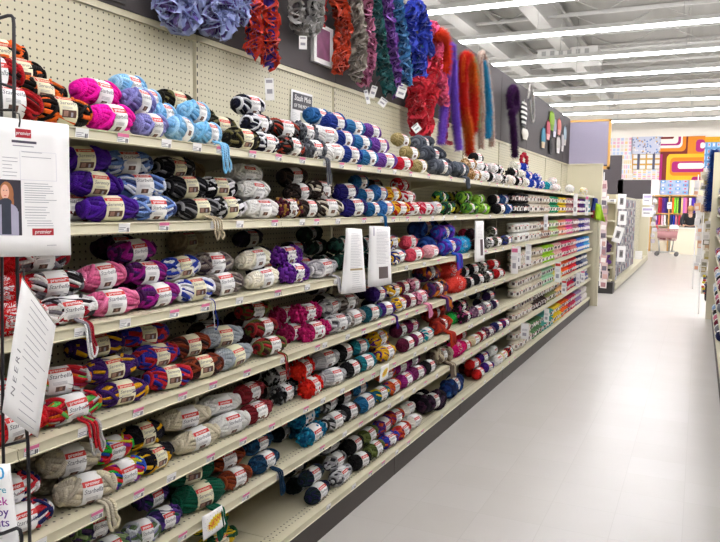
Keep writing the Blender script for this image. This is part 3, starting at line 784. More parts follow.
# white shelf cards hanging in the cotton bays
cards = [(512, 248, 's3', 7, 27), (518, 205, 's3', 5, 20), (545, 202, 's2', 4, 16), (530, 196, 'top', 3, 0), (556, 248, 's4', 6, 20), (574, 196, 'top', 4, 22), (586, 196, 'top', 3, 20),
         (522, 310, 's6', 8, 16), (545, 300, 's6', 5, 14), (562, 284, 's5', 5, 14), (577, 260, 's5', 4, 14), (581, 275, 's5', 4, 12), (527, 216, 's3', 6, 20), (504, 262, 's4', 7, 0)]
card_names = ['narrow white', 'slim white', 'small white', 'tiny white', 'short white', 'upper white', 'last white', 'lowest white', 'printed white', 'pink edged white', 'plain white', 'folded white', 'wide white', 'tall white']
ci = 0
for (u, v, lv, wpx, hpx) in cards:
    if not hpx: continue
    p = onx(u, v, W+.02); d = proj(p)[2]; w = wpx/F*d*1.0; h = hpx/F*d
    ztop = LEV[lv]-.01 if lv in LEV else p.z+h/2
    b = MB(); b.box(-w/2, w/2, -.0008, .0008, -h, 0, 0); b.box(-w*.42, w*.42, -.0014, -.0008, -h*.2, -h*.06, 1); b.box(-w*.3, w*.2, -.0014, -.0008, -h*.8, -h*.6, 2)
    for k in range(4): b.box(-w*.4, w*.3, -.0014, -.0008, -h*(.36+.035*k)-.002, -h*(.36+.035*k), 3)
    o = link('shelf_card', b.mesh('shelf_card', [M_white, [M_pink, M_white, M_white, M_red, M_white][ci % 5], M_grey, M_grey], False), None, (W+.015+w/2, p.y, ztop), (math.radians(2), 0, math.radians(-4)))
    tag(o, f'{card_names[ci]} card hanging at the cotton balls from the {PH[lv]} rail', 'card', 'white cards among the cotton balls'); ci += 1

# ------------------------------------------------------------------ paper leaflets hung on the shelves
def leaflet(name, label, TL, TR, BR, BL, pages, printer, cat='leaflet', thick=.0012, bend=.008, group=None, fan=.006):
    """a sheaf of sheets; corners are points in the room"""
    TL, TR, BR, BL = map(Vector, (TL, TR, BR, BL)); c = (TL+TR)/2
    nrm = (TR-TL).cross(BL-TL).normalized()
    if nrm.dot(Vector((0, 0, H))-c) < 0: nrm = -nrm
    t = empty(name, c, label, cat, group)
    def S(a, b, off=0):  # a across, b down
        p = TL*(1-a)*(1-b)+TR*a*(1-b)+BR*a*b+BL*(1-a)*b
        return p + nrm*(off+bend*math.sin(PI*a)*(.4+.6*b)) - c
    for pg in range(pages):
        b = MB(); o0 = -pg*.004; sh = fan*pg
        n, m = 6, 8
        for side in (0, 1):
            for j in range(m+1):
                for i in range(n+1):
                    p = S(i/n, j/m, o0-side*thick)+(TL-TR).normalized()*sh*(j/m)
                    b.v.append(tuple(p))
        K_ = (n+1)*(m+1)
        for j in range(m):
            for i in range(n):
                a = j*(n+1)+i; b.face((a, a+1, a+n+2, a+n+1)); b.face((K_+a, K_+a+n+1, K_+a+n+2, K_+a+1))
        edge = [i for i in range(n+1)]+[(j)*(n+1)+n for j in range(1, m+1)]+[m*(n+1)+i for i in range(n-1, -1, -1)]+[j*(n+1) for j in range(m-1, 0, -1)]
        for k in range(len(edge)):
            a, q = edge[k], edge[(k+1) % len(edge)]; b.face((a, K_+a, K_+q, q))
        link('sheet', b.mesh('sheet', [M_white]), t)
    b = MB(); mats = printer(b, lambda a, q, off=.0006: tuple(S(a, q, off)))
    link('print', b.mesh('print', mats, False), t)
    return t, S, c
def rect(b, P, a0, a1, q0, q1, mat, off=.0006, n=5):
    base = len(b.v)
    for i in range(n+1):
        a = a0+(a1-a0)*i/n
        b.v.append(P(a, q0, off)); b.v.append(P(a, (q0+q1)/2, off)); b.v.append(P(a, q1, off))
    for i in range(n):
        for k in (0, 1): b.face((base+3*i+k, base+3*i+3+k, base+3*i+4+k, base+3*i+1+k), mat)
def lines(b, P, a0, a1, q0, q1, n, mat, seed=1, th=.004):
    rr = random.Random(seed)
    for k in range(n):
        q = q0+(q1-q0)*k/max(1, n-1); rect(b, P, a0, a0+(a1-a0)*rr.uniform(.6, 1), q, q+th, mat)
M_txt = plain('9a98a4', .7, noise=0, name='text_grey_print')
# two leaflets hanging from the second shelf, one further along
yl = onx(355, 258, W+.03).y
def pr_a(b, P):
    lines(b, P, .2, .85, .08, .6, 22, 0, 3); rect(b, P, .2, .85, .62, .65, 1); lines(b, P, .3, .8, .68, .94, 9, 0, 4)
    return [M_txt, plain('a8946c', .6, noise=0)]
def pr_b(b, P):
    lines(b, P, .25, .9, .05, .62, 24, 0, 5); rect(b, P, .34, .8, .68, .88, 1); rect(b, P, .1, .16, .02, .16, 2)
    return [M_txt, plain('5a4c4c', .6, noise=.2, nscale=150, name='knit_photo'), plain('b8b4c4', .6, noise=0)]
xx = W+.035
leaflet('pattern_leaflet', 'white pattern leaflet hanging fanned open below the second shelf, by dark green yarn', onx(348, 228, xx), onx(362, 229, xx), onx(366, 291, xx), onx(344, 294, xx), 3, pr_a, fan=.006, group='pattern leaflets on the shelf rails')
leaflet('pattern_leaflet', 'white pattern leaflet with a brown photo, hanging beside the navy and yellow skeins', onx(371, 226, xx), onx(390, 227, xx), onx(391.5, 284, xx), onx(370, 287, xx), 3, pr_b, fan=.004, group='pattern leaflets on the shelf rails')
def pr_c(b, P):
    lines(b, P, .2, .8, .08, .4, 10, 0, 6); rect(b, P, .45, .8, .45, .85, 1); return [M_txt, plain('4c3440', .6, noise=.3, nscale=100, name='scarf_photo')]
leaflet('pattern_leaflet', 'narrow white pattern leaflet with a dark picture, hanging before the crimson skeins', onx(475.5, 221, xx), onx(483.5, 221, xx), onx(484.5, 261, xx), onx(475.5, 262, xx), 2, pr_c, group='pattern leaflets on the shelf rails')
def pr_n(b, P):
    n = 18; base = len(b.v); ctr = (.54, .5)
    b.v.append(P(*ctr, .0006))
    for i in range(2*n):
        a = PI*i/n; r = 1 if i % 2 == 0 else .68
        b.v.append(P(ctr[0]+.4*r*math.cos(a), ctr[1]+.3*r*math.sin(a)-.12*r*math.cos(a), .0006))
    for i in range(2*n): b.face((base, base+1+i, base+1+(i+1) % (2*n)), 0)
    flat_text(b, 'NEW!', .24, lambda x, y: P(ctr[0]+x*1.05, ctr[1]-y*1.3-x*.32, .0014), 1, 0, bold=True)
    for i in range(16):
        a = 2*PI*i/16; rect(b, P, ctr[0]+.45*math.cos(a)-.01, ctr[0]+.45*math.cos(a)+.015, ctr[1]+.38*math.sin(a)-.01, ctr[1]+.38*math.sin(a)+.012, 2, .0006, 1)
    return [plain('f4dc2c', .5, noise=0, name='yellow_print'), plain('e0502c', .5, noise=0, name='orange_print'), M_txt]
leaflet('shelf_sign', 'white sign reading NEW in a yellow burst, under the emerald green skeins', onx(202, 517, W+.02), onx(222, 505, W+.02), onx(226, 524, W+.024), onx(203.5, 541, W+.024), 1, pr_n, 'sign', bend=.004)
leaflet('shelf_sign', 'small white and yellow sign hanging over the orange and violet skeins', onx(381, 367, W+.02), onx(389, 363, W+.02), onx(388, 377, W+.024), onx(379.5, 383, W+.024), 1, pr_n, 'sign', bend=.003)
# notice on the pegboard
def pr_s(b, P):
    rect(b, P, .06, .98, .05, .42, 0)
    flat_text(b, 'Stash Mob', .19, lambda x, y: P(.52+x*.98, .16-y*.95, .0012), 1, .15, bold=True)
    flat_text(b, 'OF THE MONTH', .115, lambda x, y: P(.52+x*.93, .33-y*.95, .0012), 1, 0, bold=True)
    lines(b, P, .06, .35, .5, .95, 14, 2, 8); rect(b, P, .42, .95, .46, .92, 3); return [plain('2a2836', .5, noise=0, name='navy_print'), M_white, M_txt, plain('a8aa98', .6, noise=.1, name='sage_photo')]
xp = XB+.006
leaflet('wall_notice', 'white notice with a black headline on the pegboard behind the steel blue skeins', onx(291.5, 89, xp), onx(312.5, 95, xp), onx(312, 139, xp), onx(290, 135, xp), 1, pr_s, 'notice', bend=.002)

# ------------------------------------------------------------------ wire rack and its sheets, nearest the camera
D0 = 1.40
rk = empty('wire_literature_rack', ond(4, 300, D0+.02), 'black wire leaflet rack standing before the shelves at the near end', 'rack')
o0 = rk.location
def rod(pts, r=.0042, name='wire_frame'):
    b = MB(); b.tube([p-o0 for p in pts], r, 8); return link(name, b.mesh(name, [M_black]), rk)
def arc(pts, rad=.012):
    return pts
P_ = lambda u, v, d=D0+.03: ond(u, v, d)
rod([P_(-30, 26), P_(-4, 19), P_(8, 15.6), P_(11.5, 15.8), P_(13.2, 18), P_(13.8, 24), P_(14.2, 70), P_(14, 112), P_(18, 300, D0+.06), P_(24, 400, D0+.07), P_(28, 445, D0+.08), P_(30, 560, D0+.08)], .0036, 'upright_rod')
rod([P_(-6, 30, D0+.12), P_(-1, 60, D0+.12), P_(1.5, 105, D0+.12), P_(2, 300, D0+.12), P_(3, 440, D0+.1), P_(4, 478, D0+.1), P_(3, 560, D0+.1)], .0034, 'upright_rod')
rod([P_(-20, 80, D0+.08), P_(2, 84, D0+.09), P_(14, 88, D0+.035)], .0028, 'cross_rod')
rod([P_(-20, 112, D0+.1), P_(2, 110, D0+.1), P_(14, 110, D0+.035)], .0028, 'cross_rod')
rod([P_(-20, 539, D0), P_(4, 533, D0-.01), P_(17, 528, D0-.01), P_(20, 530, D0-.01), P_(21.5, 536, D0-.01), P_(22, 560, D0-.01)], .0036, 'pocket_rod')
rod([P_(3, 478, D0+.1), P_(-15, 484, D0+.05)], .003, 'cross_rod'); rod([P_(27, 440, D0+.08), P_(3, 446, D0+.1)], .003, 'cross_rod')
rod([P_(14, 112, D0+.03), P_(19, 114, D0), P_(20, 121, D0-.006), P_(19, 127, D0-.004)], .0016, 'hanging_hook')
rod([P_(19, 270, D0+.06), P_(21, 266, D0+.04), P_(23.5, 270, D0+.02), P_(24, 280, D0+.015)], .0016, 'hanging_hook')
def pr_p(b, P):
    A = lambda u: (u+36)/107.0
    Q = lambda v: (v-118)/139.0
    rect(b, P, A(16), A(32.5), Q(128), Q(137), 0)
    flat_text(b, 'premier', .055, lambda x, y: P(A(24.2)+x*.8, Q(132.5)-y*.7, .0012), 1, .2, bold=True)
    rect(b, P, A(12), A(38), Q(140), Q(142.5), 3); rect(b, P, A(13), A(35), Q(145), Q(146), 2)
    lines(b, P, A(22), A(55), Q(151), Q(156), 2, 2, 1); rect(b, P, A(21), A(58), Q(150.4), Q(150.8), 6); rect(b, P, A(20), A(20.5), Q(151), Q(180), 6); rect(b, P, A(58), A(58.5), Q(151), Q(180), 6); rect(b, P, A(21), A(58), Q(179.5), Q(180), 6)
    lines(b, P, A(2), A(18), Q(158), Q(176), 6, 2, 2)
    lines(b, P, A(24), A(60), Q(183), Q(202), 9, 2, 3); lines(b, P, A(24), A(58), Q(207), Q(218), 5, 2, 4); lines(b, P, A(26), A(56), Q(221), Q(226), 3, 2, 5)
    rect(b, P, A(31), A(53.5), Q(229), Q(236), 0)
    flat_text(b, 'premier', .058, lambda x, y: P(A(42.2)+x*.85, Q(232.5)-y*.7, .0012), 1, .2, bold=True)
    lines(b, P, A(46), A(57), Q(246), Q(247), 1, 2, 6)
    rect(b, P, A(-10), A(20.5), Q(180.5), Q(236), 4)
    def blob(cx, cy, rx, ry, mat, off, n=18):
        base = len(b.v); b.v.append(P(A(cx), Q(cy), off))
        for i in range(n): a = 2*PI*i/n; b.v.append(P(A(cx+rx*math.cos(a)), Q(cy+ry*math.sin(a)), off))
        for i in range(n): b.face((base, base+1+i, base+1+(i+1) % n), mat)
    blob(5.5, 195, 7.4, 12.5, 7, .0008); blob(9.5, 203, 3.6, 9, 7, .00085)
    rect(b, P, A(-4), A(17.5), Q(212), Q(236), 8, .0009); blob(6, 212, 11, 8, 8, .00092)
    blob(4.2, 193, 4.2, 7.5, 9, .0011); rect(b, P, A(.5), A(10), Q(203), Q(235), 10, .0012); blob(5, 203, 6, 4, 10, .0013)
    rect(b, P, A(2.4), A(3.6), Q(191), Q(191.8), 3, .0014, 1); rect(b, P, A(5.4), A(6.6), Q(191), Q(191.8), 3, .0014, 1); rect(b, P, A(3.4), A(5.6), Q(196.4), Q(197.2), 0, .0014, 1)
    return [M_logo, M_white, M_txt, M_ink, plain('2b2634', .6, noise=.05, name='photo_backdrop_print'), M_pink, plain('d8d8e0', .6, noise=0, name='pale_rule'), plain('a8683c', .6, noise=.15, nscale=90, name='hair_print'), plain('a6a2b8', .6, noise=.1, name='cardigan_print'), plain('e8b49c', .6, noise=0, name='face_print'), plain('2a3040', .6, noise=.2, nscale=80, name='scarf_print')]
leaflet('pattern_sheet', 'white pattern sheet with red logo and photo of a woman, on the rack', ond(-36, 112, D0), ond(67, 124, D0), ond(71, 255, D0-.02), ond(-36, 257, D0-.02), 3, pr_p, 'leaflet', bend=-.01, fan=.002)
def pr_q(b, P):
    lines(b, P, .3, .95, .06, .5, 9, 0, 3, .006); lines(b, P, .4, .9, .5, .95, 8, 0, 4, .006)
    flat_text(b, 'N E E R I', .1, lambda x, y: P(.2-y*1.4, .66-x*.95, .0012), 3, 0, bold=False)
    rect(b, P, 0, 1, .0, .012, 2)
    return [M_grey, M_ink, M_steel, plain('7c7a84', .7, noise=0)]
leaflet('plastic_sleeved_sheet', 'white typed sheet in a clear sleeve, hanging askew below the pattern sheet', ond(22, 277, D0), ond(56, 325, D0+.02), ond(38, 438, D0+.01), ond(2, 412, D0-.02), 1, pr_q, 'leaflet', bend=.006)
def pr_k(b, P):
    for k, (s, m, sz) in enumerate((('10', 0, .30), ('more', 1, .17), ('week', 2, .2), ('baby', 3, .2), ('knits', 3, .2))):
        flat_text(b, s, sz, lambda x, y, k=k: P(.92+x, .1+[0, .17, .29, .40, .51][k]-y*.62, .0015), m, 0, 'RIGHT', bold=True)
    lines(b, P, .2, .9, .66, .76, 4, 4, 3); rect(b, P, .6, .95, .84, .95, 5)
    return [plain('4cb0ec', .5, noise=0, name='blue_letters'), plain('3ca0b4', .5, noise=0, name='teal_letters'), plain('b83ca0', .5, noise=0, name='magenta_letters'), plain('5c3c8c', .5, noise=0, name='purple_letters'), M_txt, plain('8cc8b8', .5, noise=0)]
leaflet('pattern_book', 'pale knitting book with large coloured title letters, in the rack pocket', ond(-46, 466, D0+.02), ond(8, 464, D0+.03), ond(19, 560, D0-.0), ond(-46, 566, D0-.01), 3, pr_k, 'book', thick=.0035, bend=.002, fan=.0)

# ------------------------------------------------------------------ scarves and boas on the dark header
def frame_path(pts, n):
    P = [Vector(p) for p in pts]; d = [0]
    for i in range(1, len(P)): d.append(d[-1]+(P[i]-P[i-1]).length)
    out = []
    PP = [P[0]*2-P[1]]+P+[P[-1]*2-P[-2]]
    for k in range(n):
        s = d[-1]*k/(n-1); i = 0
        while i < len(P)-2 and d[i+1] < s: i += 1
        t = (s-d[i])/max(1e-9, d[i+1]-d[i]); a, b_, c, e = PP[i:i+4]
        out.append(.5*((2*b_)+(c-a)*t+(2*a-5*b_+4*c-e)*t*t+(3*b_-a-3*c+e)*t**3))
    return out, d[-1]
def nb(pts, i):
    t = (pts[min(i+1, len(pts)-1)]-pts[max(0, i-1)]).normalized(); n = t.cross(Vector((1, .2, .1))).normalized(); return t, n, t.cross(n)
def ruffle(pts, R, seed, ribbons=6, waves=None, taper=True):
    rr = random.Random(seed); path, L = frame_path(pts, max(30, int(0.5+sum((Vector(pts[i+1])-Vector(pts[i])).length for i in range(len(pts)-1))/.0042)))
    b = MB(); b.tube(path, R*.45, 6, 0); ribbons = int(ribbons*1.6)
    for k in range(ribbons):
        ph = rr.uniform(0, 6.28); w1 = rr.uniform(.9, 1.4)*34; base = len(b.v); m = len(path); tw = rr.uniform(1.5, 4)*rr.choice((-1, 1))
        for i, p in enumerate(path):
            s = L*i/(m-1); t, n, q = nb(path, i)
            a = ph+tw*s*3+1.0*math.sin(s*w1*2.2+k)+.7*math.sin(s*w1*5+2*k)
            ro = R*(.8+.3*math.sin(s*31+k*1.7)*math.sin(s*w1)+rr.uniform(-.1, .1))
            ax = t*(R*.55*math.sin(s*w1*4.1+ph))
            d1 = n*math.cos(a)+q*math.sin(a); d2 = n*math.cos(a+.55*math.sin(s*w1*3.3))+q*math.sin(a+.55*math.sin(s*w1*3.3))
            for f, dd in ((.18, d1), (.6, d1), (1.0, d2)):
                b.v.append(tuple(p+dd*(ro*f)+ax*f))
        for i in range(m-1):
            for j in range(2):
                b.face((base+3*i+j, base+3*i+j+1, base+3*i+4+j, base+3*i+3+j), 0, ((.0, .18+.41*j), (.0, .6+.4*j), (.1, .6+.4*j), (.1, .18+.41*j)))
    return b
def boa(pts, R, seed, dens=1.0, L=1.0):
    rr = random.Random(seed); ln = sum((Vector(pts[i+1])-Vector(pts[i])).length for i in range(len(pts)-1))
    path, Lh = frame_path(pts, max(20, int(ln/.02))); b = MB(); b.tube(path, R*.42, 7, 0, 0, 12)
    for i in range(int(ln*7000*dens)):
        f = rr.uniform(0, len(path)-1.001); k = int(f); p = path[k].lerp(path[k+1], f-k); t, n, q = nb(path, k)
        a = rr.uniform(0, 6.283); d = (n*math.cos(a)+q*math.sin(a)+t*rr.uniform(-.7, .5)).normalized(); s = d.orthogonal().normalized()*.0016; u = f*.2+rr.uniform(0, 2)
        o = p+d*R*.35; e = p+d*R*rr.uniform(.7, 1.5)*L+Vector((0, 0, -.3*R*rr.random()))
        b.add([o+s, o-s, o+d.cross(s).normalized()*.0022, e], [(0, 1, 3), (1, 2, 3), (2, 0, 3)], 0, [[(u, .5)]*3]*3)
    return b
XS = XB+.05
def hang(label, kind, px, rpx, mat, cat='scarf', tags=(), x=XS, seed=1, name=None, **kw):
    dpt = proj(onx(*px[len(px)//2][:2], x))[2]; R = rpx/F*dpt; x = XB+.016+R*(1.3 if kind == 'ruffle' else 1.75)
    pts = [onx(u, v, x+dx) for (u, v, dx) in [(p+(0,))[:3] for p in px]]
    c = pts[0]
    rel = [p-c for p in pts]
    b = ruffle(rel, R, seed, **kw) if kind == 'ruffle' else boa(rel, R, seed, **kw)
    nm = name or ('ruffle_scarf' if kind == 'ruffle' else 'feather_boa')
    o = link(nm, b.mesh(nm, [mat]), None, c); tag(o, label, cat, 'scarves hung on the header boards')
    for (u, v, w, h, rz) in tags:
        q = onx(u, v, x+.03); dd = proj(q)[2]; ww, hh = w/F*dd, h/F*dd
        m = MB(); m.box(-.0007, .0007, -ww/2, ww/2, -hh, 0, 0); m.box(.0007, .0012, -ww*.35, ww*.35, -hh*.22, -hh*.08, 1); m.box(.0007, .0012, -ww*.3, ww*.3, -hh*.7, -hh*.5, 1)
        m.tube([(0, 0, 0), (0, .003, hh*.4)], .0007, 4, 1)
        t = link('hang_tag', m.mesh('hang_tag', [M_white, M_grey], False), o, q-c, (rz, 0, math.radians(-58))); t['label'] = 'white hang tag'
    return o
hang('lavender and purple ruffle scarf bunched in loops above the olive skeins', 'ruffle', [(164, -60), (166, -10), (170, 12), (184, 20), (190, 0), (194, -40), (203, -40), (205, 0), (210, 22), (222, 26), (230, 10), (232, -30), (238, -50), (239, 0), (236, 16)], 14, two_edge('5c3c94', 'a4b0e0', .8, '8470c4'), seed=1, ribbons=8)
hang('blue ruffle scarf with red edges in two strands, hung above the notice', 'ruffle', [(251, 54), (253, 20), (252, -20), (254, -60), (262, -75), (270, -55), (269, -10), (271, 30), (270, 65)], 10, two_edge('2c2494', 'd8341c', .7, '4428a4'), seed=2, ribbons=6, tags=((269, 78, 9, 22, .05),))
hang('black and white ruffle scarf hung in a short loop beside a framed print', 'ruffle', [(297, -50), (296, 0), (298, 22), (305, 30), (314, 25), (317, 0), (316, -50)], 9, two_edge('1c1a1c', '9c9a98', .6, '4c484a'), seed=3, ribbons=7, tags=((303, 36, 8, 13, .0),))
hang('dark red ruffle scarf partly behind the framed print', 'ruffle', [(323, -50), (322, 0), (320, 26)], 6, two_edge('7c1420', 'c42c30', .7), seed=4)
hang('rust orange ruffle scarf, between the framed print and the grey scarf', 'ruffle', [(336, -60), (338, 0), (344, 30), (340, 70)], 9.5, two_edge('a82c18', 'd8441c', .65, '5c1410'), seed=5, ribbons=7)
hang('grey and taupe ruffle scarf beside the rust orange one', 'ruffle', [(351, -60), (353, 10), (359, 40), (356, 76)], 9.5, two_edge('8c8480', 'a8a096', .6, '58544f'), seed=6, ribbons=7)
hang('burgundy and pink ruffle scarf with a long white tag', 'ruffle', [(365, -60), (367, 10), (370, 50), (364, 82)], 7.5, two_edge('7c2c50', 'c878a0', .65, '5c1c38'), seed=7, ribbons=6, tags=((365.5, 90, 4, 14, .25),))
hang('dark teal feathery scarf next to the burgundy ruffle', 'ruffle', [(373, -40), (376, 15), (381, 50), (389, 92)], 8, two_edge('10424c', '1c6468', .6, '0c2c34'), seed=8, ribbons=8, tags=((375, 86, 6, 12, -.3), (385, 99, 8, 8, -.6)))
hang('purple feathery scarf between the teal and blue ones', 'ruffle', [(384, -30), (389, 20), (394, 60), (397, 96)], 6.5, two_edge('4c2080', '7c44a8', .6, '38145c'), seed=9, ribbons=7)
hang('ocean blue feathery scarf above the ocean blue skeins', 'ruffle', [(393, -25), (398, 20), (404, 50), (405, 82)], 8.5, two_edge('1c508c', '3c80b8', .6, '1c3c70'), seed=10, ribbons=8, tags=((403, 87, 9, 11, -.3),))
hang('royal blue and green feathery scarf in a folded loop', 'ruffle', [(411, 50), (410, 25), (413, 8), (419, 12), (424, 30), (427, 52, .02), (423, 40), (419, 60), (420, 82)], 8, two_edge('1c2c8c', '2c44c0', .6, '1c6c70'), seed=11, ribbons=7)
hang('crimson feather scarf hanging lowest, with a white tag', 'ruffle', [(434, 62), (428, 80), (418, 88), (416, 105), (419, 128), (424, 128), (426, 108), (432, 92)], 9.5, two_edge('b81028', 'd82038', .7, '8c0c20'), seed=12, ribbons=9, tags=((414, 125, 8, 8, .7),))
hang('hot pink ruffle scarf in a tall loop over the crimson one', 'ruffle', [(424, 70, .02), (426, 45), (429, 28), (434, 30), (437, 45), (436, 75, .02), (441, 80, .02), (444, 104)], 6.5, two_edge('e02060', 'f45c8c', .6, 'c41850'), seed=13, ribbons=7)
hang('orange red feather scarf between the pink and lilac ones', 'boa', [(436, 34), (443, 36), (446, 52), (444, 74)], 6.8, yarn(('e8441c', 'd02c14'), .4), seed=14)
hang('lilac feather boa in two long strands above the charcoal yarn', 'boa', [(441, 143, .02), (445, 100), (449, 52), (451, 46), (453, 60), (455, 110), (459, 150, .02)], 4.8, yarn(('7c50d0', '8c60dc'), .4), seed=15)
hang('thin wine red scarf between the two lilac boa strands', 'ruffle', [(449, 60), (450, 100), (446, 138), (452, 144)], 2.4, two_edge('8c1c34', 'b83c50', .6), seed=16, ribbons=4)
hang('red and orange feather boa above the caramel skeins', 'boa', [(472, 132), (474, 100), (471, 66), (466, 56), (463, 70), (464, 110), (468, 128), (470, 155)], 6.2, yarn(('d42418', 'e0641c', 'c81c14'), .12), seed=17)
hang('pale green thin scarf beside the red boa', 'boa', [(473, 58), (477, 80), (478, 128)], 3.4, yarn(('a0b078', '88a068'), .4), seed=18)
hang('sky blue feather boa among the beige strands', 'boa', [(482, 62), (486, 85), (488, 110), (487, 138)], 4.8, yarn(('3ca4d0', '2c94c4'), .4), seed=19)
hang('beige speckled scarf in two strands over the blue boa', 'boa', [(481, 148), (482, 110, .02), (480, 60, .02), (484, 58, .02), (490, 100, .03), (492, 146, .02)], 3.6, yarn(('d8c0b0', 'c89888', 'e4d8cc'), .7), seed=20)
hang('dark purple scarf hanging alone in a long knot', 'boa', [(510, 108), (510, 95), (513, 88), (516, 94), (516, 108), (512, 112), (513.5, 130), (515, 157)], 4.6, yarn(('3c1448', '4c1c5c', '2c1034'), .4), seed=21, L=.9)
hang('white knitted lace loop beside the striped mitten', 'boa', [(528, 98), (531, 84), (533, 98), (534, 118), (532, 120), (530, 100)], 1.4, yarn(('e8e4e0',), .4), seed=22, L=.8, name='lace_scarf')
# striped sock, mittens and small packs near the end
def soft_pack(label, name, cat, u0, v0, u1, v1, mats, stripes=0, lobes=1):
    a, c = onx(u0, v0, XB+.03), onx(u1, v1, XB+.03)
    y0, y1, z1, z0 = a.y, c.y, a.z, c.z; w = abs(y1-y0)*.8; h = z1-z0
    b = MB(); n = 14; m = 10
    for i in range(m+1):
        f = i/m; z = -h*f; ww = w/2*(.7+.3*math.sin(PI*min(1, f*1.2)) if lobes == 1 else 1)
        for k in range(n):
            an = 2*PI*k/n; b.v.append((.018*math.sin(an)*(.4+.6*math.sin(PI*(.05+.9*f))), ww*math.cos(an), z))
    for i in range(m):
        for k in range(n):
            k2 = (k+1) % n; b.face((i*n+k, i*n+k2, (i+1)*n+k2, (i+1)*n+k), (i % 2 if stripes else (0 if i < 7 else len(mats)-1)))
    b.face(list(range(n)), 0); b.face([m*n+k for k in range(n)][::-1], 0)
    b.tube([(0, 0, 0), (0, 0, .03)], .002, 5)
    o = link(name, b.mesh(name, mats), None, (XB+.032, (y0+y1)/2, z1)); tag(o, label, cat)
pm = lambda h: plain(h, .8, noise=.06)
soft_pack('black and white striped knitted sock hung beside the dark purple scarf', 'knitted_sock', 'sock', 520.5, 100, 527, 128, [pm('e8e6e2'), pm('242226')], 1)
soft_pack('off white knitted mitten hung below the striped sock', 'knitted_mitten', 'mitten', 521, 127, 528.5, 141, [pm('d8d4cc')])
for q, (n_, u0, v0, u1, v1, h1, h2) in enumerate([('blue and beige', 541.5, 127, 545, 149, '4c8ca8', 'd8c0a4'), ('coral', 546, 120, 550, 141, 'c05868', 'e8b0b0'), ('lime green', 549, 110, 554.5, 132, '84a828', '6c9420'), ('black', 549, 137, 552, 155, '242226', '38363a'), ('lavender grey', 553, 118, 556, 138, '9c98b4', 'd8d4e8'), ('salmon pink', 557, 118, 561, 136, 'c8746c', 'c49088'), ('white', 556, 136, 560, 154, 'c4c0bc', 'dcd8d8'), ('pale grey', 561, 134, 563.5, 152, 'aca8ac', 'c8c4c4'), ('powder blue', 563.5, 126, 566, 146, '94a4b0', 'b8b4b0')]):
    soft_pack(f'{n_} hanging mitten pack on the header board near the end panel', 'mitten_pack', 'mitten', u0, v0, u1, v1, [pm(h1), pm(h2)])
# small red ring of beads lying on the header foot
b = MB(); cen = onx(524, 160, XB+.09)
for k in range(14):
    a = 2*PI*k/14; b.ball((.02*math.cos(a)*.4, .11*math.cos(a), .06*math.sin(a)+.01*math.sin(5*a)), .022, 0, k*.1, 8, 5)
o = link('knitted_wreath', b.mesh('knitted_wreath', [yarn(('8c1428', 'b02438'), .4)]), None, cen); tag(o, 'small red knitted ring propped on the pegboard behind the blue pompom yarn', 'decoration')
# framed prints on the header
def framed(label, u0, v0, u1, v1, art, x=XB+.03):
    a, c = onx(u0, v0, x), onx(u1, v1, x); y0, y1, z1, z0 = a.y, c.y, a.z, c.z
    t = empty('framed_print', (x, (y0+y1)/2, (z0+z1)/2), label, 'picture'); w, h = abs(y1-y0)/2, (z1-z0)/2
    m = MB(); m.box(-.018, 0, -w, w, -h, h); link('mount', m.mesh('mount', [M_white], False), t)
    m = MB(); m.box(0, .001, -w*.72, w*.72, -h*.78, h*.85); link('photograph', m.mesh('photograph', [art], False), t)
    m = MB()
    for s in (-1, 1): m.box(-.018, .003, s*w-.006, s*w+.006, -h-.006, h+.006); m.box(-.018, .003, -w, w, s*h-.006, s*h+.006)
    link('frame', m.mesh('frame', [plain('eceaea', .4, noise=0)], False), t)
framed('white framed print of pink scarves, beside the black and white ruffle scarf', 314.5, 22, 332, 67, plain('8c5478', .6, noise=.6, nscale=18, name='scarf_print_pink'))
framed('white framed print mostly behind the blue scarves', 400, 48, 413, 92, plain('3c3440', .6, noise=.5, nscale=14, name='scarf_print_dark'))
m = MB(); a, c = onx(98, -30, XB+.02), onx(126, 5, XB+.02); m.box(-.006, 0, a.y-.06, c.y, c.z, a.z)
o = link('header_sign', m.mesh('header_sign', [plain('3b3638', .6, noise=.05)], False), None, (XB+.022, 0, 0)); tag(o, 'dark sign plate on the header board near the top left corner', 'sign')

# ------------------------------------------------------------------ end of the run
YE = 11.55
t = empty('shelf_run_divider', (-1.65, YE, 0), 'tall cream ribbed panel closing the far end of the yarn shelves', 'store shelving')
b = MB(); b.box(-.78, .255, 0, .02, 0, 2.165)
for k in range(34): b.box(-.23+k*.0142, -.23+k*.0142+.004, -.002, 0, 1.72, 2.15)
link('panel', b.mesh('panel', [M_cream], False), t)
b = MB(); b.box(.255, .285, -.02, .03, 0, 2.17); b.box(-.8, .285, -.012, .03, 2.165, 2.185); link('post', b.mesh('post', [M_cream], False), t)
b = MB(); b.box(.19, .235, -.03, -.012, .02, 1.66); link('upright', b.mesh('upright', [M_cream], False), t)
t = empty('framed_board', (-1.6, YE+.035, 2.1), 'blank grey board in a pale wood frame above the end panel', 'board')
x0, x1, z0, z1 = -.33, .325, -.0, .75
b = MB(); b.box(x0-.4, x1-.03, .0, .012, z0+.07, z1-.03); link('board', b.mesh('board', [plain('a19bb0', .7, noise=.02, name='grey_board')], False), t)
b = MB(); b.box(x1-.035, x1, -.008, .03, z0, z1); b.box(x0-.4, x1, -.008, .03, z1-.03, z1); b.box(.215, x1, -.008, .03, z0, z0+.045); b.box(x0-.4, .215, .006, .03, z0+.035, z0+.07)
link('frame', b.mesh('frame', [M_wood], False), t)
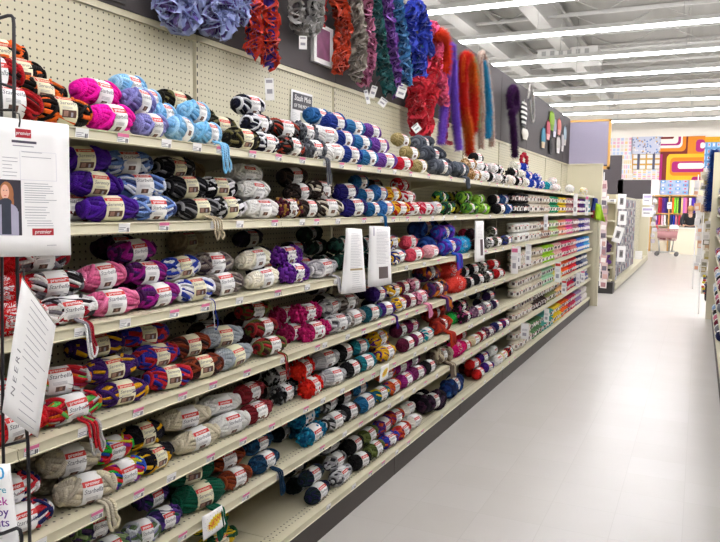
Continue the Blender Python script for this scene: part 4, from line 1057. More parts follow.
# bright cloths hung on the corner
def cloth(label, pts, mat, y):
    b = MB(); n = 7
    P = [ony(u, v, y) for u, v in pts]; c = P[0]
    for i in range(n):
        for j in range(n):
            a, q = i/(n-1), j/(n-1)
            p = P[0]*(1-a)*(1-q)+P[1]*a*(1-q)+P[2]*a*q+P[3]*(1-a)*q; b.v.append(tuple(p-c+Vector((0, .03*math.sin(a*9+q*2)-.02, 0))))
    for i in range(n-1):
        for j in range(n-1): b.face((i*n+j, (i+1)*n+j, (i+1)*n+j+1, i*n+j+1))
    me = b.mesh('hanging_cloth', [mat]); o = link('hanging_cloth', me, None, c); o.modifiers.new('thickness', 'SOLIDIFY').thickness = .006
    tag(o, label, 'cloth')
cloth('lime green cloth hanging on the corner of the end panel', [(596, 203), (601, 205), (606, 222), (594, 219)], pm('a8d42c'), YE-.05)
cloth('royal blue cloth behind the lime green one on the panel corner', [(593, 197), (598, 199), (598, 214), (591, 210)], pm('2c3c8c'), YE-.03)
cloth('dark red cloth at the foot of the blue one', [(591, 208), (596, 212), (596, 220), (591, 217)], pm('8c2430'), YE-.035)

# second gondola beyond the cross aisle
Y2 = 13.36; xg0, xg1 = -2.1, -1.33
t = empty('end_cap_shelf', (-1.62, Y2, 0), 'end cap of the next aisle with cream shelves and black base', 'store shelving')
b = MB(); b.box(-.5, .29, .3, .34, 0, 1.76); link('back_panel', b.mesh('back_panel', [plain('b6ad8c', .6, noise=.03)], False), t)
b = MB(); b.box(-.5, .29, .0, .3, 0, .2); link('base', b.mesh('base', [plain('2c2a2a', .5, noise=.05)], False), t)
for z in (.24, .47, .72, 1.02, 1.3, 1.62):
    b = MB(); b.box(-.5, .25, .0, .3, z-.025, z); link('shelf', b.mesh('shelf', [M_cream], False), t)
b = MB(); b.box(.25, .29, .27, .34, 0, 1.76); link('upright', b.mesh('upright', [M_cream], False), t)
kit = [('folded purple bundle', 'bundle', '5c2c78', .47), ('dark violet bundle', 'bundle', '43204c', .72), ('black bag bundle', 'bundle', '161418', .24)]
wz = {.24: 'lowest', .47: 'second lowest', .72: 'third lowest', 1.02: 'middle', 1.3: 'upper'}
for i, (nm, kd, hx, z) in enumerate(kit):
    b = MB()
    if kd == 'bundle':
        for k in range(5): b.ball((RND.uniform(-.05, .05), RND.uniform(-.03, .03), .05+.035*k*(1.0 if hx != '161418' else 1.2)), .075, 0, k*.2, 10, 6, (1, 1, .65))
        xx_ = -1.62+.14
    else:
        b.box(-.06, .06, -.05, .05, 0, .16, 0); b.box(-.045, .045, -.052, -.05, .05, .12, 1)
        b.box(-.035, .035, -.045, .045, .16, .185, 0)
        xx_ = -1.62-.12
    o = link('craft_bundle' if kd == 'bundle' else 'craft_pack', b.mesh('craft_item', [pm(hx), M_white], kd == 'bundle'), None, (xx_, Y2+.14, z)); tag(o, f'{nm} on the {wz[z]} shelf of the end cap', 'craft supplies')
for i in range(5):
    b = MB(); b.box(-.06, .06, -.08, .08, 0, .05, 0); b.box(-.058, .058, -.078, .078, .05, .054, 1); b.box(-.03, .03, -.082, -.08, .01, .04, 2)
    o = link('white_pack', b.mesh('white_pack', [M_white, plain('d8d8dc', .5, noise=0), M_grey], False), None, (-1.62+.0+.13*(i % 3)-.05, Y2+.12+.02*(i//3), 1.62+.055*(i//3)), (0, 0, RND.uniform(-.2, .2)))
    tag(o, f'{["first", "second", "third"][i % 3]} white pack in the {"lower" if i < 3 else "upper"} layer on top of the end cap', 'pack', 'white packs on top of the end cap')
# tall clip strip of packs beside the end cap
t = empty('clip_strip', ony(604, 178, Y2-.06), 'tall strip of pink and grey carded packs hanging before the end cap', 'display strip'); c0 = t.location.copy()
for k in range(13):
    p = ony(604+RND.uniform(-1.2, 1.2), 184+k*8.2, Y2-.06+RND.uniform(-.02, .02))-c0; b = MB()
    b.box(-.055, .055, -.008, .008, -.1, .06, 0); b.box(-.04, .04, -.0095, -.008, -.08, .0, 1)
    link('carded_pack', b.mesh('carded_pack', [pm(['d8c0bc', 'c8b4b8', 'e4dcd8', '9c8c94', 'd0a8a4'][k % 5]), pm(['a87c80', 'ece8e4', '6c6470', 'c49c94'][k % 4])], False), t, p, (0, RND.uniform(-.12, .12), RND.uniform(-.3, .3)))
b = MB(); b.box(-.01, .01, 0, .003, -1.9, .1); link('strip', b.mesh('strip', [M_white], False), t)
# the aisle side of that gondola: white hanging books then rows of carded packs
t = empty('peg_gondola', (-1.62, Y2+.34, 0), 'cream pegboard gondola running away beyond the end cap', 'store shelving')
LG = 9.0
b = MB(); b.box(.0, .03, 0, LG, 0, 1.78); link('pegboard_panel', b.mesh('pegboard_panel', [M_peg], False), t)
b = MB(); b.box(.03, .3, 0, LG, .13, .16); b.box(.29, .3, 0, LG, .03, .13, 0); link('base_deck', b.mesh('base_deck', [M_cream], False), t)
b = MB(); b.box(.03, .28, LG-.03, LG, 0, 1.78); link('end_panel', b.mesh('end_panel', [M_cream], False), t)
for k, (u0, v0, u1, v1, nm) in enumerate([(617.5, 194, 626.5, 209, 'top'), (618, 211, 627, 225, 'second'), (615, 227, 625, 243, 'third tilted'), (617, 246, 626, 262, 'lowest')]):
    yy = Y2+.16; a, c = ony(u0, v0, yy), ony(u1, v1, yy); b = MB(); w, h = (c.x-a.x)*.85, a.z-c.z
    b.box(-w/2, w/2, -.012, .012, -h, 0, 0); b.box(-w*.22, w*.22, -.014, -.012, -h*.72, -h*.25, 1); b.box(-w*.12, w*.12, -.015, -.014, -h*.62, -h*.35, 2)
    o = link('hanging_book', b.mesh('hanging_book', [M_white, pm('8c888a'), pm('5c5a58')], False), None, ((a.x+c.x)/2, yy, a.z), (0, .25 if k == 2 else .03, 0)); tag(o, f'{nm} of the four white hanging books at the corner of the end cap', 'book', 'white hanging books at the end cap')
i = 0
zr = [1.68, 1.5, 1.32, 1.14, .96, .78, .6, .42]
colr = ['b4b0b2', 'a09ca2', '8c8890', 'c0bcba', '9c9498', '848088']
for r, z in enumerate(zr):
    for k in range(11):
        y = Y2+.6+k*.36; b = MB()
        for q in range(3): b.box(.0+.06*q, .045+.06*q, -.075, .075, -.17, .0, q % 2); b.box(.0+.06*q, .045+.06*q, -.077, -.075, -.13, -.05, 2)
        b.tube([(-.04, 0, .012), (.2, 0, .012)], .004, 5, 3)
        o = link('peg_pack', b.mesh('peg_pack', [pm(colr[(r+k) % 6]), pm(colr[(r*2+k+3) % 6]), pm(['7c7880', '9c747c', '7c8494', 'd0ccc8'][(r+k) % 4]), M_steel], False), None, (-1.5, y, z))
        tag(o, f'hook of grey carded packs, {ordw(k)} along the {["top", "second", "third", "fourth", "fifth", "sixth", "seventh", "lowest"][r]} row of the gondola', 'carded packs', 'hooks of carded packs on the gondola'); i += 1
for k, (u, v, hx, nm) in enumerate([(614, 279, 'e87c2c', 'orange'), (622, 275, '2c6cc4', 'blue'), (619, 277, 'f0efee', 'white')]):
    y = Y2+.45+.3*k; b = MB(); b.lathe([(.05, 0), (.055, .02), (.055, .09), (.04, .1), (.02, .105), (.02, .12)], 12)
    o = link('craft_jar', b.mesh('craft_jar', [pm(hx)]), None, (-1.62+.2, y, .16)); tag(o, f'{nm} craft jar on the base deck of the peg gondola', 'jar')
for k in range(3):
    b = MB(); b.box(-.09, .09, -.12, .12, 0, .07, 0); b.box(.09, .092, -.1, .1, .015, .055, 1)
    o = link('boxed_kit', b.mesh('boxed_kit', [M_white, M_grey], False), None, (-1.62+.18, Y2+7.4+.0*k, .16+.0715*k), (0, 0, .05*k)); tag(o, f'white boxed kit, {["lower", "middle", "upper"][k]} of the stack near the far end of the gondola', 'box', 'white boxed kits')

# ------------------------------------------------------------------ gondola on the camera's own side
XR = .215
t = empty('shelving_bay', (XR, -1.2, 0), 'cream shelving at the edge of the aisle facing the yarn wall', 'store shelving')
b = MB(); b.box(.40, .44, 0, 12.2, 0, 2.18); link('pegboard_panel', b.mesh('pegboard_panel', [M_cream], False), t)
for lv, z in LEV.items():
    b = MB(); b.box(0, .40, 0, 12.2, z-.03, z); link('shelf', b.mesh('shelf', [M_cream], False), t)
b = MB(); b.box(0, .02, 0, 12.2, 0, .11); link('kick_plate', b.mesh('kick_plate', [M_kick], False), t)
b = MB(); b.box(-.03, .5, 12.2, 12.23, 0, 2.27); b.box(-.075, .0, 12.17, 12.25, 0, 2.28); link('end_panel', b.mesh('end_panel', [M_cream], False), t)
rc = [('white', 'ecebea'), ('pink', 'd87c94'), ('navy', '1c2050'), ('red', 'b01c2c'), ('black', '141316'), ('grey', '8c8c94'), ('mauve', '8c6c98'), ('pale blue', '98b4d4'), ('burgundy', '6c1830'), ('violet', '4c2c80')]
for li, lv in enumerate(LEV):
    for k in range(6):
        y = 8.35+k*.46; nm, hx = rc[(k*3+li*7) % 10]
        o = bpy.data.objects.new('yarn_skein', YM['skein'][k % 4]); COL.objects.link(o); o.location = (XR+.045, y, LEV[lv]+.052); o.scale = (1.3, 1.35, 1.3)
        o.material_slots[0].link = 'OBJECT'; o.material_slots[0].material = yarn((hx,), .47)
        tag(o, f'{nm} skein, {ordw(k)} on the {PH[lv]} of the shelving facing the yarn wall', 'yarn', f'skeins on the {PH[lv]} of the facing shelving')
        bo = bpy.data.objects.new('label_band', BAND['white']); COL.objects.link(bo); bo.parent = o; bo.rotation_euler = (0, PI, 0)
# hanging strips on its end
YR = 11.15
def strip(label, u0, u1, v0, v1, n, cols, y, seed):
    rr = random.Random(seed); t = empty('clip_strip', ony((u0+u1)/2, v0, y), label, 'display strip'); c = t.location.copy()
    for k in range(n):
        p = ony(rr.uniform(u0+1.5, u1-1.5), v0+(v1-v0)*(k+.3)/n, y+rr.uniform(-.04, .04))-c; w = (u1-u0)/F*y*.36; b = MB()
        b.box(-w*.8, w*.8, -.007, .007, -.085, .025, 0); b.box(-w*.55, w*.55, -.009, -.007, -.07, -.02, 1)
        link('carded_pack', b.mesh('carded_pack', [pm(cols[k % len(cols)]), pm(cols[(k*2+1) % len(cols)])], False), t, p, (0, rr.uniform(-.1, .1), rr.uniform(-.2, .2)))
    b = MB(); b.box(-.008, .008, .01, .013, -(v1-v0)/F*y*1.1, .08); link('strip', b.mesh('strip', [M_white], False), t)
strip('strip of small carded notions hanging at the end of the facing shelving', 701, 711, 172, 292, 22, ['cfc6b4', 'b0a890', 'c4c0bc', '9c8c54', 'd8d4d0', '7c7868', 'b89878'], YR+.25, 3)
strip('strip of white and orange packs behind the notions strip', 694.5, 702, 180, 270, 12, ['e2dfde', 'dcdada', 'e0d4cc', 'd8a484', 'e4e2e0'], YR+.7, 4)
o = link('feather_boa', boa([Vector((0, 0, 0)), Vector((-.01, 0, -.35)), Vector((-.03, 0, -.85))], .075, 5, .8).mesh('feather_boa', [yarn(('142c6c', '1c3c84'), .4)]), None, ony(714.5, 150, YR+.2)); tag(o, 'navy blue feather boa hanging at the end of the facing shelving', 'scarf')
b = MB()
for k in range(9): b.ball((RND.uniform(-.02, .02), RND.uniform(-.015, .015), -.03*k), .022, k % 3, .5, 8, 5, (1, .7, .8))
o = link('hanging_charm', b.mesh('hanging_charm', [pm('e8d02c'), pm('4c4c68'), pm('c84c3c')]), None, ony(705, 276, YR-.1)); tag(o, 'small yellow and red charm hanging low at the end of the facing shelving', 'decoration')
b = MB(); b.lathe([(.004, 0), (.015, .02), (.018, .1), (.014, .2), (.006, .24)], 10)
o = link('hanging_charm', b.mesh('hanging_charm', [pm('2c1c30')]), None, ony(705.5, 301, YR-.1)); tag(o, 'dark slim charm hanging lowest beside the facing shelving', 'decoration')

# ------------------------------------------------------------------ far wall and what stands before it
YW = 29.6
b = MB(); b.box(-14, 12, YW, YW+.2, 0, 6.0); struct('wall_far', b.mesh('wall_far', [plain('dcd6ca', .7, noise=.02, nscale=.8, name='far_wall_paint')], False))
def wallrect(name, label, cat, u0, v0, u1, v1, mats, fn=None, y=YW-.03, th=.022):
    a, c = ony(u0, v0, y), ony(u1, v1, y); w, h = c.x-a.x, a.z-c.z
    b = MB(); b.box(0, w, 0, th, -h, 0, 0)
    if fn: fn(b, lambda p, q, off=.004: (p*w, -off, -q*h))
    o = link(name, b.mesh(name, mats, False), None, (a.x, y, a.z)); tag(o, label, cat); return o
def RR(b, P, a0, a1, q0, q1, mat, off=.004):
    v = [P(a0, q0, off), P(a1, q0, off), P(a1, q1, off), P(a0, q1, off)]; b.add(v, [(0, 3, 2, 1)], mat)
def RO(b, P, a0, a1, q0, q1, mat, off, asp=1.0, rad=.08, n=5):
    """a rounded rectangle"""
    pts = []
    for (cx, cy, s) in ((a1-rad, q0+rad*asp, 0), (a0+rad, q0+rad*asp, 1), (a0+rad, q1-rad*asp, 2), (a1-rad, q1-rad*asp, 3)):
        for k in range(n+1):
            an = PI/2*(s+k/n); pts.append(P(cx+rad*math.cos(an), cy-rad*asp*math.sin(an), off))
    b.add(pts, [tuple(range(len(pts)))], mat)
wallrect('black_board', 'tall black board on the far wall behind the quilts', 'board', 604, 154, 622.5, 200, [M_head], y=YW-.014, th=.01)
wallrect('black_board', 'wide low black board on the far wall under the pale quilts', 'board', 618, 180, 651, 199, [M_head], y=YW-.014, th=.01)
rq = random.Random(3)
def q_pastel(b, P):
    for i in range(6):
        for j in range(5): RR(b, P, i/6+.02, i/6+.13, j/5+.02, j/5+.17, 1+rq.randrange(4))
PASTEL = [pm('d0cecc'), pm('c8c0b0'), pm('a8b8d0'), pm('d8b880'), pm('d0a0b0')]
wallrect('pastel_quilt', 'white quilt with faint orange prints, at the upper edge beside the grey board', 'quilt', 609, 138, 632, 155, PASTEL, q_pastel)
wallrect('pastel_quilt', 'tall pale blue and pink quilt hanging below the white one', 'quilt', 622.5, 155, 633, 179, PASTEL, q_pastel)
def q_flor(b, P):
    for k in range(60):
        a, q = rq.uniform(.02, .93), rq.uniform(.02, .9); RO(b, P, a, a+.05, q, q+.09, 1+rq.randrange(4), .004, 1.5, .02, 3)
wallrect('floral_quilt', 'pale quilt scattered with blue figures, above the plaid one', 'quilt', 632, 137, 662, 154, [pm('b4b8c8'), pm('6480b4'), pm('d0ccc8'), pm('787890'), pm('d0a050')], q_flor)
def q_plaid(b, P):
    for i in range(4):
        for j in range(3): RR(b, P, i/4+.03, i/4+.22, j/3+.06, j/3+.28, 1)
    for a in (.23, .77): RR(b, P, a-.05, a+.04, 0, 1, 2, .006)
    for a in (0, .5, .97): RR(b, P, a, a+.03, 0, 1, 3, .006)
    for q in (.3, .64): RR(b, P, 0, 1, q, q+.05, 3, .005)
wallrect('plaid_quilt', 'plaid quilt of white squares with grey and yellow bars', 'quilt', 632.5, 154, 660, 169.5, [pm('a89868'), pm('d0ceca'), pm('4c4c60'), pm('c89020')], q_plaid)
wallrect('pastel_quilt', 'pale quilt with a pastel border below the plaid one', 'quilt', 633, 169.5, 661, 179.5, PASTEL, q_pastel)
def q_big(b, P):
    # meandering rounded bands in maroon, orange, yellow, white and magenta
    RR(b, P, 0, .62, 0, .4, 1); RO(b, P, -.2, .58, -.2, .34, 2, .005, 1, .1); RO(b, P, -.2, .5, -.2, .26, 4, .006, 1, .1); RO(b, P, -.2, .46, -.2, .2, 5, .007, 1, .08); RO(b, P, -.2, .4, -.2, .16, 4, .008, 1, .07); RO(b, P, -.2, .3, -.2, .05, 1, .009, 1, .04)
    RR(b, P, 0, .1, .4, 1, 5, .004); RR(b, P, .06, .2, .36, 1, 1, .005)
    RO(b, P, .16, 1.3, .4, 1.3, 3, .006, 1, .1); RO(b, P, .24, 1.3, .48, .9, 2, .007, 1, .1)
    RO(b, P, .28, 1.0, .57, .82, 5, .008, 1, .06); RO(b, P, .42, 1.0, .61, .74, 4, .009, 1, .05)
    RO(b, P, .74, 1.0, .92, 1.3, 5, .008, 1, .06)
    RO(b, P, .66, 1.3, -.2, .44, 2, .0055, 1, .1); RO(b, P, .8, 1.0, .08, .36, 5, .008, 1, .07); RO(b, P, .9, 1.0, .15, .28, 4, .009, 1, .04)
def clipq(me_o):
    pass
def q_big2(b, P):
    C = lambda p, q, off=.004: P(min(1, max(0, p)), min(1, max(0, q)), off); q_big(b, C)
wallrect('banded_quilt', 'large quilt of rounded orange, maroon and magenta bands on the far wall', 'quilt', 661, 137, 703, 180, [pm('d07c14'), pm('6c2018'), pm('d07c14'), pm('dcae20'), pm('e4dccf'), pm('a01868')], q_big2, y=YW-.04)
wallrect('yellow_strip_quilt', 'narrow yellow strip of quilt at the upper edge of the blue one', 'quilt', 702.5, 137, 720, 142, [pm('d09c18')], y=YW-.035)
def q_blue(b, P):
    for i in range(4):
        for j in range(4): RR(b, P, i/4+.03, i/4+.2, j/4+.03, j/4+.2, 1+((i+j) % 2)); RO(b, P, i/4+.08, i/4+.15, j/4+.07, j/4+.15, 3+(i % 2), .006, 1, .02, 3)
wallrect('blue_quilt', 'light blue quilt with small square motifs beside the large banded quilt', 'quilt', 702.5, 142, 720, 168, [pm('5c8ab8'), pm('8cb0d8'), pm('9cc0e4'), pm('f4ece0'), pm('e08c4c')], q_blue)
wallrect('grid_quilt', 'small blue and white grid quilt above the fabric shelf', 'quilt', 660, 180, 689, 194.5, [pm('a8bcd4'), pm('6ca0d8'), pm('b8b8e0'), pm('f0f0f4'), pm('e06058')], q_blue)
wallrect('pale_quilt', 'plain white quilt between the black board and the grid quilt', 'quilt', 651.5, 180, 660, 195, [pm('efece4')])
wallrect('pale_quilt', 'plain cream quilt at the end of the grid quilt', 'quilt', 689, 180, 703, 196, [pm('f0e4c4')])
# fabric shelf with bolts
YF = 27.85
a = ony(651, 195, YF); c = ony(699, 232, YF)
t = empty('fabric_shelf', (a.x, YF, 0), 'pale wooden shelf holding bolts of fabric under the quilts', 'shelf')
wS = c.x-a.x; z1 = a.z; z2 = ony(660, 213, YF).z; z3 = ony(660, 225, YF).z
b = MB(); b.box(0, wS, .45, .48, .0, z1); link('back_panel', b.mesh('back_panel', [plain('efe6cf', .6, noise=.02)], False), t)
for z in (z1, z2, z3):
    b = MB(); b.box(0, wS, 0, .45, z-.04, z); link('shelf', b.mesh('shelf', [M_wood if z != z3 else M_cream], False), t)
for xx_ in (0, (668.8-651)/48*wS, wS-.04):
    b = MB(); b.box(xx_, xx_+.04, .0, .45, 0, z1); link('post', b.mesh('post', [M_wood], False), t)
bolts = [(659, 'red', 'b81c30'), (661, 'crimson', '981828'), (663, 'purple', '5c1c7c'), (665, 'violet', '3c1c78'), (667, 'navy', '241c60'),
         (673, 'orange', 'f06c18'), (675, 'lime', '7cd82c'), (677.5, 'green', '8cc83c'), (679.5, 'black', '1c2420'), (682, 'yellow', 'f0cc8c'), (684, 'lilac', 'c46cc0'), (686, 'pink', 'f07c9c'), (688, 'wine', '6c1c3c'), (690, 'white', 'f4f2f0'), (692.5, 'blue violet', '4c24a8'), (694.5, 'indigo', '38208c')]
def bolt(nm, hx, u, zb, zt, where):
    x = ony(u, 205, YF).x; w = .062; h = zt-zb; b = MB(); n = 10
    for z in (0, h):
        for k in range(4*3):
            q = k//3; s = (k % 3)/2; cx = (w/2-.015)*(1 if q in (0, 3) else -1); cy = (.17-.015)*(1 if q in (0, 1) else -1); an = PI/2*(q+s)
            b.v.append((cx+.015*math.cos(an), cy+.015*math.sin(an), z))
    m = 12
    for k in range(m): b.face((k, (k+1) % m, m+(k+1) % m, m+k), 0)
    b.face(list(range(m))[::-1], 1); b.face(list(range(m, 2*m)), 1)
    o = link('fabric_bolt', b.mesh('fabric_bolt', [pm(hx), plain('e8e0d0', .7, noise=0)], False), None, (x, YF+.18, zb+.001)); tag(o, f'{nm} bolt of fabric standing on the {where} shelf under the quilts', 'fabric', f'fabric bolts on the {where} shelf')
for u, nm, hx in bolts: bolt(nm, hx, u, z2, z1-.09, 'upper')
for u, nm, hx in [(657.5, 'purple', '7c3c8c'), (660, 'red', 'd03c50'), (663, 'pale pink', 'f0bcc8'), (665.5, 'white', 'f0ecec'), (672, 'navy', '1c2c70'), (674.5, 'blue', '2c3cb0'), (677, 'dusty pink', 'd87c94'), (680, 'cherry', 'd0304c'), (682.5, 'rose', 'e88c9c')]: bolt(nm, hx, u, z3, z2-.07, 'lower')
wallrect('price_sign', 'small white sign between the bolts on the upper shelf', 'sign', 667.5, 202, 671.5, 209, [M_white, M_grey], lambda b, P: RR(b, P, .2, .8, .3, .5, 1), y=YF-.03, th=.01)
# cutting counter
YC = 26.6
a = ony(671, 227.5, YC); c = ony(699, 227.5, YC)
t = empty('cutting_counter', (a.x, YC, 0), 'cream cutting counter in front of the fabric shelf', 'counter'); wS = c.x-a.x
b = MB(); b.box(0, wS, .03, .6, 0, a.z-.04); link('body', b.mesh('body', [plain('ece2c8', .6, noise=.02)], False), t)
b = MB(); b.box(-.04, wS+.04, 0, .64, a.z-.04, a.z); link('worktop', b.mesh('worktop', [plain('f4efe4', .4, noise=.01)], False), t)
b = MB(); b.box(-.14, .14, -.1, .1, 0, .05); b.box(-.12, .1, -.08, .09, .05, .09)
o = link('paper_stack', b.mesh('paper_stack', [M_white], False), None, (ony(674, 226, YC).x, YC+.2, a.z)); tag(o, 'stack of white paper on the cutting counter', 'paper')
# person bending over the counter
def skin_fig(name, verts, edges, radii, mat, parent=None, sub=2, loc=(0, 0, 0)):
    me = bpy.data.meshes.new(name); me.from_pydata(verts, edges, []); me.materials.append(mat)
    o = link(name, me, parent, loc); m = o.modifiers.new('skin', 'SKIN'); m.use_smooth_shade = True
    for i, r in enumerate(radii): me.skin_vertices[0].data[i].radius = (r, r) if not isinstance(r, tuple) else r
    me.skin_vertices[0].data[0].use_root = True
    o.modifiers.new('sub', 'SUBSURF').levels = sub; o.modifiers['sub'].render_levels = sub
    return o
px_ = ony(690.5, 217, YC+.75).x
V = [(0, 0, .93), (0, -.02, 1.12), (0, -.12, 1.3), (0, -.2, 1.38), (0, -.26, 1.45), (0, -.3, 1.53), (0, -.31, 1.58),
     (-.19, -.14, 1.31), (-.27, -.28, 1.1), (-.2, -.44, .97), (-.17, -.5, .95), (.19, -.14, 1.31), (.27, -.28, 1.1), (.2, -.44, .97), (.17, -.5, .95),
     (-.1, 0, .86), (-.1, -.03, .48), (-.1, .03, .09), (-.1, -.1, .05), (.1, 0, .86), (.1, -.03, .48), (.1, .03, .09), (.1, -.1, .05)]
E_ = [(0, 1), (1, 2), (2, 3), (3, 4), (4, 5), (5, 6), (2, 7), (7, 8), (8, 9), (9, 10), (2, 11), (11, 12), (12, 13), (13, 14), (0, 15), (15, 16), (16, 17), (17, 18), (0, 19), (19, 20), (20, 21), (21, 22)]
Rr = [(.15, .11), (.14, .1), (.15, .1), .055, .075, .085, .06, .06, .045, .035, .03, .06, .045, .035, .03, .09, .06, .045, .04, .09, .06, .045, .04]
sk = plain('d8a88c', .6, noise=.03, name='skin')
pr = skin_fig('person', V, E_, Rr, sk, None, 2, (px_, YC+.75+.07, 0)); tag(pr, 'person in a black jacket with light brown hair, bending over the cutting counter', 'person')
skin_fig('jacket', V[:3]+V[7:10]+V[11:14], [(0, 1), (1, 2), (2, 3), (3, 4), (4, 5), (2, 6), (6, 7), (7, 8)], [(.19, .15), (.185, .15), (.2, .15), .1, .085, .07, .1, .085, .07], plain('1c1c22', .7, noise=.05, name='black_cloth'), pr)
skin_fig('trousers', [V[0]]+V[15:18]+V[19:22], [(0, 1), (1, 2), (2, 3), (0, 4), (4, 5), (5, 6)], [(.16, .12), .105, .075, .06, .105, .075, .06], plain('24283c', .7, noise=.05, name='dark_denim'), pr)
b = MB(); b.ball((0, -.28, 1.545), .112, 0, .5, 14, 10, (.92, 1, 1.0)); b.ball((0, -.22, 1.48), .09, 0, .5, 12, 8, (1, .8, 1.3)); link('hair', b.mesh('hair', [plain('a8804c', .6, noise=.1, nscale=60, name='brown_hair')]), pr)
# shopping cart
YK = 25.4
cw = ony(657, 240, YK).x; ce = ony(677.5, 240, YK).x
t = empty('shopping_cart', ((cw+ce)/2, YK, 0), 'small shopping cart with a pink red basket by the fabric shelf', 'cart'); L_ = (ce-cw)/2
Mr = plain('b88484', .4, noise=.03, name='pink_red_plastic'); b = MB()
zb, zt = .52, .86
for k in range(13):
    f = -1+2*k/12; b.tube([(L_*f*.85, -.22, zb), (L_*f, -.27, zt)], .007, 5); b.tube([(L_*f*.85, .22, zb), (L_*f, .27, zt)], .007, 5); b.tube([(L_*f*.85, -.22, zb), (L_*f*.85, .22, zb)], .007, 5)
for j in range(6):
    g = j/5; z = zb+(zt-zb)*g; l = L_*(.85+.15*g); w = .22+.05*g; b.tube([(-l, -w, z), (l, -w, z), (l, w, z), (-l, w, z)], .009 if j < 5 else .016, 5, 0, closed=True)
b.box(-L_*.84, L_*.84, -.21, .21, zb-.01, zb); b.box(-L_*.95, L_*.95, -.262, -.25, zb+.06, zt-.04)
link('basket', b.mesh('basket', [Mr]), t)
b = MB()
for s in (-1, 1): b.tube([(-L_*.95, s*.22, .09), (L_*.7, s*.2, .16), (L_*.95, s*.22, .09)], .014, 6); b.tube([(-L_*.7, s*.21, .13), (-L_*.85, s*.23, zb)], .014, 6); b.tube([(L_*.5, s*.2, .15), (L_*.6, s*.2, zb)], .014, 6)
b.tube([(-L_*.7, -.21, .13), (-L_*.7, .21, .13)], .012, 6); b.tube([(L_*.5, -.2, .15), (L_*.5, .2, .15)], .012, 6); link('frame', b.mesh('frame', [M_steel]), t)
b = MB(); b.tube([(-L_*.98, -.25, zt), (-L_*1.12, -.25, zt+.12), (-L_*1.12, .25, zt+.12), (-L_*.98, .25, zt)], .016, 6); link('handle', b.mesh('handle', [plain('c85050', .4, noise=.02)]), t)
for sx in (-.95, .95):
    for sy in (-.22, .22):
        b = MB(); b.lathe([(.03, -.02), (.065, -.02), (.07, 0), (.065, .02), (.03, .02)], 14, 0, 'Y'); link('wheel', b.mesh('wheel', [plain('5c5a58', .6, noise=.05)]), t, (L_*sx, sy, .07))
b = MB()
for k in range(6): b.ball((RND.uniform(-.15, .15), RND.uniform(-.08, .08), RND.uniform(0, .1)), .075, 0, .5, 8, 6)
o = link('red_bundle', b.mesh('red_bundle', [pm('9c3038')]), None, ((cw+ce)/2-.05, YK, zb+.08)); tag(o, 'dark red bundle lying in the shopping cart', 'goods')
# signs on the gondola's far end
for k, (u0, v0, u1, v1, nm) in enumerate([(643, 194, 652, 205, 'upper'), (642, 207, 653, 217, 'lower')]):
    wallrect('shelf_sign', f'{nm} white sign on the far end of the peg gondola', 'sign', u0, v0, u1, v1, [M_white, pm('b8acd0'), M_grey], lambda b, P: (RR(b, P, .1, .9, .12, .35, 1), RR(b, P, .15, .7, .55, .68, 2)), y=Y2+.34+LG-.05, th=.008)
strip('strip of pale packs hanging by the two white signs', 651, 657, 198, 244, 8, ['e8e4e8', 'd8d4dc', 'f0eeee', 'c8c0cc'], Y2+.34+LG, 6)

# ------------------------------------------------------------------ floor, ceiling, lights
def floor_mat():
    m, nt, bs = newmat('vinyl_floor'); N = nt.nodes; L = nt.links
    tc = N.new('ShaderNodeTexCoord'); br = N.new('ShaderNodeTexBrick'); br.offset = 0; br.inputs['Scale'].default_value = 1.0
    br.inputs['Brick Width'].default_value = .305; br.inputs['Row Height'].default_value = .305; br.inputs['Mortar Size'].default_value = .0016
    br.inputs['Color1'].default_value = lin('bcb8b2'); br.inputs['Color2'].default_value = lin('c0bcb7'); br.inputs['Mortar'].default_value = lin('b4b0aa')
    L.new(tc.outputs['Object'], br.inputs['Vector'])
    nz = N.new('ShaderNodeTexNoise'); nz.inputs['Scale'].default_value = 2.2; nz.inputs['Detail'].default_value = 6; L.new(tc.outputs['Object'], nz.inputs['Vector'])
    mr = N.new('ShaderNodeMapRange'); mr.inputs[3].default_value = .93; mr.inputs[4].default_value = 1.04; L.new(nz.outputs['Fac'], mr.inputs[0])
    mx = N.new('ShaderNodeMix'); mx.data_type = 'RGBA'; mx.blend_type = 'MULTIPLY'; mx.inputs[0].default_value = 1; L.new(br.outputs[0], mx.inputs[6]); L.new(mr.outputs[0], mx.inputs[7]); L.new(mx.outputs[2], bs.inputs['Base Color'])
    bs.inputs['Roughness'].default_value = .3
    bs.inputs['Specular IOR Level'].default_value = .45
    return m
b = MB(); b.box(-14, 12, -10, 30, -.1, 0); struct('floor', b.mesh('floor', [floor_mat()], False))
ZC = 6.0
def deck_mat():
    m, nt, bs = newmat('roof_deck'); N = nt.nodes; L = nt.links; tc = N.new('ShaderNodeTexCoord'); wv = N.new('ShaderNodeTexWave'); wv.bands_direction = 'X'; wv.inputs['Scale'].default_value = 1.05
    L.new(tc.outputs['Object'], wv.inputs['Vector']); bp = N.new('ShaderNodeBump'); bp.inputs['Strength'].default_value = .5; bp.inputs['Distance'].default_value = .03; L.new(wv.outputs['Fac'], bp.inputs['Height']); L.new(bp.outputs[0], bs.inputs['Normal'])
    bs.inputs['Base Color'].default_value = lin('b2b1ab'); bs.inputs['Roughness'].default_value = .7
    return m
b = MB(); b.box(-14, 12, -10, 30, ZC, ZC+.2); struct('ceiling', b.mesh('ceiling', [deck_mat()], False))
M_beam = plain('cbcac5', .6, noise=.02, nscale=2, name='white_painted_steel')
